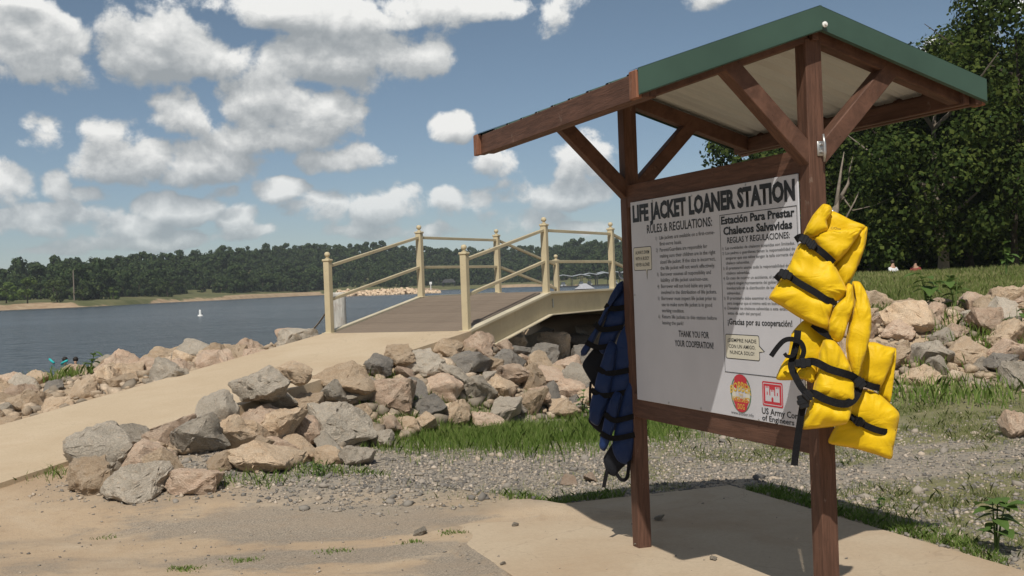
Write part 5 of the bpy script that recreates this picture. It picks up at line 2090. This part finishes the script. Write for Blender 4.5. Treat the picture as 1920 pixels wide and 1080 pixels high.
def hand_rocks():
    for i, (px, py, w, h, mat, lab) in enumerate(HAND):
        p = at_ground(px, py + h * .36)
        d = p.y
        sx, sz = w * d / FPX / 2 * 1.16, h * d / FPX / 2 * 1.12
        sy = (sx * .6 + sz * .5)
        for _ in range(60):                       # keep clear of the concrete path
            c = un(px, py, d)
            t, lat = path_coords(c.x, d + sy * .25)
            if t < -.02 or t > 1.5 or lat > 1.17 + .18 * t + .55 * sy:
                break
            d -= .05
        c = un(px, py, d)
        place_rock(c.x, d + sy * .25, c.z, sx, sy, sz * 1.1, mat, lab, 'riprap boulders', rz=random.uniform(-.35, .35) + (math.pi if i % 2 else 0), tilt=.14, mesh=i % len(ROCKS))


def ordinal(k):
    names = ['first', 'second', 'third', 'fourth', 'fifth', 'sixth', 'seventh', 'eighth', 'ninth', 'tenth', 'eleventh', 'twelfth', 'thirteenth', 'fourteenth', 'fifteenth',
             'sixteenth', 'seventeenth', 'eighteenth', 'nineteenth', 'twentieth']
    return names[k] if k < 20 else ('twenty-' + names[k - 20] if k < 29 else f'{k + 1}th')


def scatter_bank(poly, n, smin, smax, where, group, mats, seed, lift=.22, flat=(.5, .78), dens=.80):
    rs = random.Random(seed)
    xs, ys = [p[0] for p in poly], [p[1] for p in poly]
    got = []
    tries = 0
    while len(got) < n and tries < n * 160:
        tries += 1
        x, y = rs.uniform(min(xs), max(xs)), rs.uniform(min(ys), max(ys))
        if not bool(in_poly(np.array(x), np.array(y), poly)):
            continue
        f = 1 - len(got) / n
        r = smin + (smax - smin) * f ** 1.5 * rs.uniform(.7, 1.1)
        if any((x - a) ** 2 + (y - b) ** 2 < (dens * (r + c)) ** 2 for (a, b, c) in PLACED):
            continue
        z = float(ground_z(x, y))
        k = rs.uniform(*flat)
        mat = rs.choices([m_[0] for m_ in mats], [m_[1] for m_ in mats])[0]
        o = place_rock(x, y, z + r * lift, r, r * rs.uniform(.7, 1.0), r * k, mat, 'x', group, rz=rs.uniform(0, 6.28), tilt=.4, mesh=rs.randrange(len(ROCKS)))
        got.append((o, x / y, mat, r))
    # labels: place along the bank, by colour and size
    cn = {'rock_tan': 'tan', 'rock_grey': 'grey', 'rock_pink': 'pinkish', 'rock_dark': 'dark grey'}
    cl = {}
    for o, b, mat, r in got:
        sz = 'large' if r > smin + .66 * (smax - smin) else 'medium' if r > smin + .25 * (smax - smin) else 'small'
        cl.setdefault((sz, cn[mat]), []).append((b, o))
    for (sz, c), lst in cl.items():
        lst.sort(key=lambda q: q[0])
        for k, (b, o) in enumerate(lst):
            o['label'] = f'{ordinal(k)} {sz} {c} boulder from the left {where}' if len(lst) > 1 else f'only {sz} {c} boulder {where}'


hand_rocks()
NEAR_PILE = [(-4.5, 9.75), (-3.4, 9.85), (-2.3, 11.0), (-1.5, 12.3), (-.7, 14.1), (1.0, 14.6), (2.2, 15.6), (1.9, 16.6), (.2, 17.0), (-.5, 16.4), (-4.4, 9.9)]
PILE2 = [(-3.75, 10.5), (-3.2, 10.2), (-2.2, 11.4), (-1.4, 12.8), (-.6, 14.3), (1.0, 14.9), (2.2, 15.7), (1.7, 17.0), (-.42, 16.2)]
mixA = [('rock_tan', 4), ('rock_grey', 3), ('rock_pink', 3), ('rock_dark', 1)]
scatter_bank(PILE2, 64, .13, .31, 'in the pile between path and gravel', 'riprap boulders', mixA, 61, .38, dens=.56)
LEFT_BANK = [(-9.0, 12.6), (-5.75, 12.9), (-2.95, 17.5), (-3.6, 18.6), (-5.0, 19.0), (-8, 18.6), (-11.0, 17.9), (-12, 14)]
scatter_bank(LEFT_BANK, 118, .20, .42, 'on the lake bank beyond the path', 'lake bank boulders', [('rock_tan', 6), ('rock_pink', 3), ('rock_grey', 3), ('rock_dark', .6)], 62, .14, dens=.54)
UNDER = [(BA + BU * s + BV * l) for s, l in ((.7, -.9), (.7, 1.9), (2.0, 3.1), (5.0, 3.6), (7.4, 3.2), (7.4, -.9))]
scatter_bank([tuple(p) for p in UNDER], 26, .22, .52, 'among stones darkened for shade under the bridge', 'boulders under the bridge', [('rock_grey', 1), ('rock_dark', 5)], 63, .55, dens=.66)  # mostly dark stone, so shade below the deck is partly in the colour
RIGHT_BANK = [(2.3, 15.3), (5.0, 15.1), (9.8, 15.0), (10.2, 20.0), (6.0, 20.3), (3.0, 19.6)]
scatter_bank(RIGHT_BANK, 108, .18, .45, 'on the bank behind the kiosk', 'right bank boulders', [('rock_tan', 5), ('rock_pink', 4), ('rock_grey', 3), ('rock_dark', .5)], 64, .34, dens=.58)


# ------------------------------------------------------------------ rubble, gravel, sand heap
def stones(name, pts, sizes, mat, label, cat, seed):
    """tens of thousands of chips: one joined mesh"""
    rg = np.random.default_rng(seed)
    bm = bmesh.new()
    bmesh.ops.create_icosphere(bm, subdivisions=1, radius=1)
    ico = np.array([v.co[:] for v in bm.verts])
    tri = np.array([[v.index for v in f.verts] for f in bm.faces])
    # coarser chip: octahedron
    octv = np.array([(1, 0, 0), (-1, 0, 0), (0, 1, 0), (0, -1, 0), (0, 0, 1), (0, 0, -1)], float)
    octf = np.array([(0, 2, 4), (2, 1, 4), (1, 3, 4), (3, 0, 4), (2, 0, 5), (1, 2, 5), (3, 1, 5), (0, 3, 5)])
    bm.free()
    VV, FF, n0 = [], [], 0
    for big, tv, tf in ((True, ico, tri), (False, octv, octf)):
        sel = sizes >= .030 if big else sizes < .030
        n = int(sel.sum())
        if n == 0: continue
        P, S = pts[sel], sizes[sel]
        V = np.repeat(tv[None], n, 0)
        V = V * (1 + .28 * rg.normal(size=(n, len(tv), 1)).clip(-1.6, 1.6))
        V = V * np.stack([.8 + .5 * rg.random(n), .7 + .4 * rg.random(n), .45 + .35 * rg.random(n)], 1)[:, None, :]
        a = rg.random(n) * 6.28
        t = rg.normal(size=n) * .35
        ca, sa, ct, st = np.cos(a), np.sin(a), np.cos(t), np.sin(t)
        x, y, z = V[..., 0], V[..., 1], V[..., 2]
        y, z = y * ct[:, None] - z * st[:, None], y * st[:, None] + z * ct[:, None]
        x, y = x * ca[:, None] - y * sa[:, None], x * sa[:, None] + y * ca[:, None]
        V = np.stack([x, y, z], -1) * S[:, None, None] + P[:, None, :]
        F_ = tf[None] + (np.arange(n) * len(tv))[:, None, None] + n0
        VV.append(V.reshape(-1, 3)); FF.append(F_.reshape(-1, 3))
        n0 += n * len(tv)
    me = np_mesh(name, np.concatenate(VV), np.concatenate(FF))
    o = link(name, me, mat)
    tag(o, label, cat, None, 'stuff')
    return o


def build_gravel():
    rg = np.random.default_rng(77)
    n = 150000
    y = 5.8 + (15.6 - 5.8) * rg.random(n)
    x = (-.44 + .98 * rg.random(n)) * y
    g, gr = zone_of(x, y)
    dens = vnoise(x, y, 1.1, 31) * .6 + vnoise(x, y, 3.0, 32) * .4
    left = 1 - .55 * sstep(1.5, 3.5, x)
    keep = (rg.random(n) < g * (.25 + 1.1 * dens) * left * .85 * (1 - .75 * sstep(12.2, 13.6, y))) & ~in_poly(x, y, SLAB)
    x, y = x[keep], y[keep]
    s = .007 + .020 * rg.random(len(x)) ** 3.0
    s = np.where(rg.random(len(x)) < .006, s + .015 + .022 * rg.random(len(x)), s)
    P = np.stack([x, y, ground_z(x, y) + s * .15], 1)
    stones('gravel', P, s, M['gravel'], 'grey crushed stone spread between the slab and the rocks', 'gravel', 5)
    # rubble wedged between the boulders
    V = []
    for poly, k in ((PILE2, 1500), (LEFT_BANK, 1100), (RIGHT_BANK, 1300)):
        xs, ys = [p[0] for p in poly], [p[1] for p in poly]
        xx = rg.uniform(min(xs), max(xs), k * 2); yy = rg.uniform(min(ys), max(ys), k * 2)
        m_ = in_poly(xx, yy, poly)
        V.append(np.stack([xx[m_], yy[m_]], 1)[:k])
    V = np.concatenate(V)
    s = .03 + .09 * rg.random(len(V)) ** 2
    P = np.stack([V[:, 0], V[:, 1], ground_z(V[:, 0], V[:, 1]) + s * .3], 1)
    stones('rubble', P, s, M['rubble'], 'small broken stones wedged between the boulders', 'rubble', 6)
    # loose pebbles strewn over dirt and slab
    n = 2600
    y = 5.4 + 4.8 * rg.random(n)
    x = (-.44 + .9 * rg.random(n)) * y
    s = .003 + .011 * rg.random(n) ** 4.0
    ins = in_poly(x, y, SLAB)
    keep = ~ins | (rg.random(n) < .12)
    x, y, s, ins = x[keep], y[keep], s[keep], ins[keep]
    P = np.stack([x, y, np.where(ins, .012, ground_z(x, y)) + s * .3], 1)
    stones('pebbles', P, s, M['gravel'], 'loose pebbles strewn over the dirt and slab', 'pebbles', 7)
    # single stones one can pick out
    for px, py, w, lab in ((790, 1003, 30, 'cluster-sized grey stone on the dirt left of the slab'), (966, 992, 16, 'small grey stone on the slab left of the far post'), (1200, 1047, 22, 'flat grey stone on the slab in front of the far post'),
                           (943, 1062, 14, 'small dark stone on the slab near its left edge'), (1340, 1078, 18, 'dark stone on the slab at the bottom picture edge'), (1236, 978, 22, 'grey stone in the shade behind the far post'),
                           (1070, 909, 36, 'pale knobbly stone on gravel below the blue jackets'), (1108, 903, 34, 'pale round stone right of the knobbly one below the blue jackets')):
        p = at_ground(px, py)
        z = .012 if bool(in_poly(np.array(p.x), np.array(p.y), SLAB)) else p.z
        r = w * p.y / FPX / 2
        o = place_rock(p.x, p.y, z + r * .35, r, r * .8, r * .6, 'rock_grey' if 'grey' in lab or 'dark' in lab else 'rock_pink', lab, None)
        o.name = 'stone'
        o['category'] = 'stone'


build_gravel()


# ------------------------------------------------------------------ grass and weeds
def blades(name, x, y, z, h, w, mat, label, seed, lean=.45):
    rg = np.random.default_rng(seed)
    n = len(x)
    a = rg.random(n) * 6.28
    dx, dy = np.cos(a), np.sin(a)
    b = rg.random(n) * 6.28
    L = lean * (.3 + rg.random(n)) * h
    base = np.stack([x, y, z], 1)
    side = np.stack([dx * w / 2, dy * w / 2, 0 * w], 1)
    mid = base + np.stack([np.cos(b) * L * .3, np.sin(b) * L * .3, h * .6], 1)
    tip = base + np.stack([np.cos(b) * L, np.sin(b) * L, h], 1)
    V = np.stack([base - side, base + side, mid + side * .7, tip, mid - side * .7], 1).reshape(-1, 3)
    i = np.arange(n)[:, None] * 5
    F_ = i + np.array([[0, 1, 2, 3, 4]])
    me = np_mesh(name, V, F_)
    tag(link(name, me, mat), label, 'grass', None, 'stuff')


def build_grass():
    rg = np.random.default_rng(13)
    # field
    n = 90000
    y = 19.2 + 33 * rg.random(n) ** 1.35
    x = (.08 + .46 * rg.random(n)) * y
    keep = (lake_dist(x, y) < -.8) & (x > 2.6) & (rg.random(n) < .25 + .9 * vnoise(x, y, .5, 51))
    x, y = x[keep], y[keep]
    h = (.05 + .15 * rg.random(len(x)) * (.4 + vnoise(x, y, .35, 52)))
    blades('field_grass', x, y, ground_z(x, y) - .01, h, .012 + .018 * rg.random(len(x)), M['grass'], 'tall half-dry grass covering the field behind the right bank', 1)
    # lush strip and patches on the gravel
    n = 480000
    y = 6.0 + 9.8 * rg.random(n)
    x = (-.44 + .98 * rg.random(n)) * y
    g, gr = zone_of(x, y)
    lush = np.exp(-((y - (13.2 + .25 * np.abs(x - .2))) / .9) ** 2) * sstep(-1.9, -1.2, x) * (1 - sstep(1.2, 2.4, x))
    clump = vnoise(x, y, 2.2, 61) * .55 + vnoise(x, y, 5.5, 62) * .45
    keepl = (rg.random(n) < lush * sstep(.16, .42, clump) * 1.25) & ~in_poly(x, y, SLAB)
    xl, yl = x[keepl], y[keepl]
    h = .04 + .12 * rg.random(len(xl)) * (.4 + clump[keepl])
    blades('bank_grass', xl, yl, ground_z(xl, yl) - .01, h, .004 + .005 * rg.random(len(xl)), M['grass_lush'], 'lush green grass along the foot of the rock bank', 2)
    sp = np.clip(gr * 1.1, 0, 1) * sstep(.42, .66, clump) * (1 - .8 * lush)
    keeps = (rg.random(n) < sp * (.32 + .35 * sstep(1.5, 3.5, x)) + .006 * g) & ~in_poly(x, y, SLAB) & ~keepl
    xs, ys = x[keeps], y[keeps]
    h = .015 + .055 * rg.random(len(xs)) + .05 * (rg.random(len(xs)) < .06)
    blades('sparse_grass', xs, ys, ground_z(xs, ys) - .01, h, .0025 + .0035 * rg.random(len(xs)), M['grass'], 'sparse grass tufts growing through the gravel', 3, .7)
    # fringe along the slab edges
    n = 5200
    f = rg.random(n)
    e0, e1 = SLAB_BR, SLAB_BR + SLAB_DIR * 3.4
    back = rg.random(n) < .35
    px_ = np.where(back, SLAB_BL[0] + (SLAB_BR[0] - SLAB_BL[0]) * (.25 + .75 * f), e0[0] + (e1[0] - e0[0]) * f)
    py_ = np.where(back, SLAB_BL[1] + (SLAB_BR[1] - SLAB_BL[1]) * (.25 + .75 * f), e0[1] + (e1[1] - e0[1]) * f)
    off = np.abs(rg.normal(size=n)) * .13 + .015
    px_ = px_ + np.where(back, -.36 * off, .942 * off)
    py_ = py_ + np.where(back, .93 * off, .335 * off)
    kk = vnoise(px_, py_, 2.0, 71) > .38
    px_, py_ = px_[kk], py_[kk]
    blades('slab_edge_grass', px_, py_, ground_z(px_, py_) - .01, .02 + .06 * rg.random(len(px_)), .005 + .004 * rg.random(len(px_)), M['grass_lush'], 'low grass fringe along the slab edge', 4, .9)
    # dirt tufts, left foreground
    XX, YY = [], []
    for px, py, r, k in ((345, 1068, .035, 160), (455, 1052, .04, 110), (630, 1035, .04, 90), (775, 1017, .025, 50), (845, 1000, .03, 70), (200, 1010, .04, 30), (420, 905, .10, 160), (595, 885, .12, 380), (500, 905, .08, 120), (690, 890, .07, 110), (60, 895, .10, 90), (90, 888, .08, 90), (690, 760, .2, 0)):
        p = at_ground(px, py)
        XX.append(p.x + rg.normal(size=k) * r * 1.6); YY.append(p.y + rg.normal(size=k) * r)
    XX, YY = np.concatenate(XX), np.concatenate(YY)
    blades('dirt_tufts', XX, YY, ground_z(XX, YY) - .005, .015 + .05 * rg.random(len(XX)) * np.where(YY > 8.9, 1.6, .25), .005 + .004 * rg.random(len(XX)), M['grass_lush'], 'small grass tufts sprouting from the dirt', 5, .9)
    # tufts among the lake bank rocks
    XX, YY = [], []
    for px, py, r, k in ((130, 714, .16, 140), (80, 720, .15, 50), (1860, 655, .35, 220), (1790, 625, .35, 160), (1740, 690, .25, 90), (1720, 745, .4, 260), (1830, 750, .4, 260)):
        p = at_ground(px, py)
        XX.append(p.x + rg.normal(size=k) * r); YY.append(p.y + rg.normal(size=k) * r)
    XX, YY = np.concatenate(XX), np.concatenate(YY)
    blades('rock_grass', XX, YY, ground_z(XX, YY) + .05, .08 + .14 * rg.random(len(XX)), .012 + .01 * rg.random(len(XX)), M['grass_lush'], 'grass sprouting between the bank boulders', 6, .6)


build_grass()


def weed(px, py, h, n, leaf, label, seed, spread=.6):
    """broad-leaved weed: stems and ovate leaves"""
    rg = np.random.default_rng(seed)
    p = at_ground(px, py)
    root = empty('weed_plant', (p.x, p.y, p.z), label=label, cat='weed', group='broad-leaved weeds')
    stem = bmesh.new()
    for s in range(max(2, n // 6)):
        a = rg.random() * 6.28
        hh = h * (.6 + .4 * rg.random())
        tip = Vector((math.cos(a) * spread * h * .5 * rg.random(), math.sin(a) * spread * h * .5 * rg.random(), hh))
        midp = tip * .5 + Vector((0, 0, hh * .1))
        add_tube(stem, [(0, 0, -.02), midp, tip], [.006 * (h / .4 + .4), .005 * (h / .4 + .4), .002], 5)
        for k in range(6):
            f = .25 + .75 * (k + rg.random()) / 6
            b = midp * (f * 2) if f < .5 else midp.lerp(tip, f * 2 - 1)
            az = rg.random() * 6.28
            el = rg.uniform(-.3, .7)
            d = Vector((math.cos(az) * math.cos(el), math.sin(az) * math.cos(el), math.sin(el)))
            L = leaf * (.6 + .6 * rg.random())
            sd = d.cross(Vector((0, 0, 1))).normalized()
            up_ = sd.cross(d)
            bm = bmesh.new()
            cols = []
            for q, wd in ((0, .05), (.25, .30), (.5, .36), (.78, .22), (1.0, .02)):
                c = b + d * (L * q) - Vector((0, 0, L * .35 * q * q))
                cols.append((bm.verts.new(c + sd * L * wd + up_ * L * wd * .25), bm.verts.new(c), bm.verts.new(c - sd * L * wd + up_ * L * wd * .25)))
            for u_, w_ in zip(cols, cols[1:]):
                bm.faces.new((u_[0], u_[1], w_[1], w_[0])); bm.faces.new((u_[1], u_[2], w_[2], w_[1]))
            me = bpy.data.meshes.new('leaf')
            bm.to_mesh(me); bm.free()
            link('leaf', me, M['weed'], root)
    me = bpy.data.meshes.new('stem')
    stem.to_mesh(me); stem.free()
    link('stem', me, M['weed'], root)


weed(1868, 1040, .34, 22, .15, 'broad-leaved weed by the slab at the lower right corner', 1)
weed(1650, 955, .12, 12, .045, 'small dark weed in the kiosk shadow beside the near post', 2)
weed(1090, 790, .42, 16, .12, 'upright leafy weed beside the blue life jackets', 3)
weed(770, 878, .0 + .12, 12, .05, 'tiny weed on the gravel below the green grass clump', 4) if False else None
weed(325, 918, .16, 14, .06, 'small green weed in front of the low pinkish boulder', 5)
weed(595, 895, .18, 16, .05, 'wispy weed tuft on the gravel below the wide flat boulder', 6)
weed(1740, 590, .75, 18, .26, 'big-leaved plant behind the right bank boulders, left of two', 7)
weed(1790, 585, .65, 18, .24, 'big-leaved plant behind the right bank boulders, right of two', 8)
weed(1790, 503, 1.3, 24, .42, 'sprawling leafy bush at the far edge of the field', 9, 1.4)
weed(1886, 515, 1.1, 12, .30, 'tall drooping weed standing alone in the field at the right', 10, .3)
weed(1728, 504, 1.0, 14, .34, 'leafy shrub right of the picnickers at the field edge', 11, .5)
weed(1910, 640, .5, 18, .16, 'low green weed among the boulders at the right picture edge', 12, 1.0)
weed(170, 706, .4, 14, .14, 'green weed growing from the lake bank boulders', 13, .8)


# ------------------------------------------------------------------ air over the lake
def build_haze():
    bm = bmesh.new()
    add_box(bm, -3800, 3800, -400, 5200, -4.0, 62)
    mt = bpy.data.materials.new('summer_haze')
    mt.use_nodes = True
    nt = mt.node_tree
    nt.nodes.clear()
    v = nt.nodes.new('ShaderNodeVolumePrincipled')
    v.inputs['Color'].default_value = (.80, .87, .95, 1)
    v.inputs['Density'].default_value = .00014
    o = nt.nodes.new('ShaderNodeOutputMaterial')
    nt.links.new(v.outputs[0], o.inputs['Volume'])
    tag(bm_obj('haze', bm, mt), 'faint summer haze over the lake', 'haze', None, 'stuff')


build_haze()
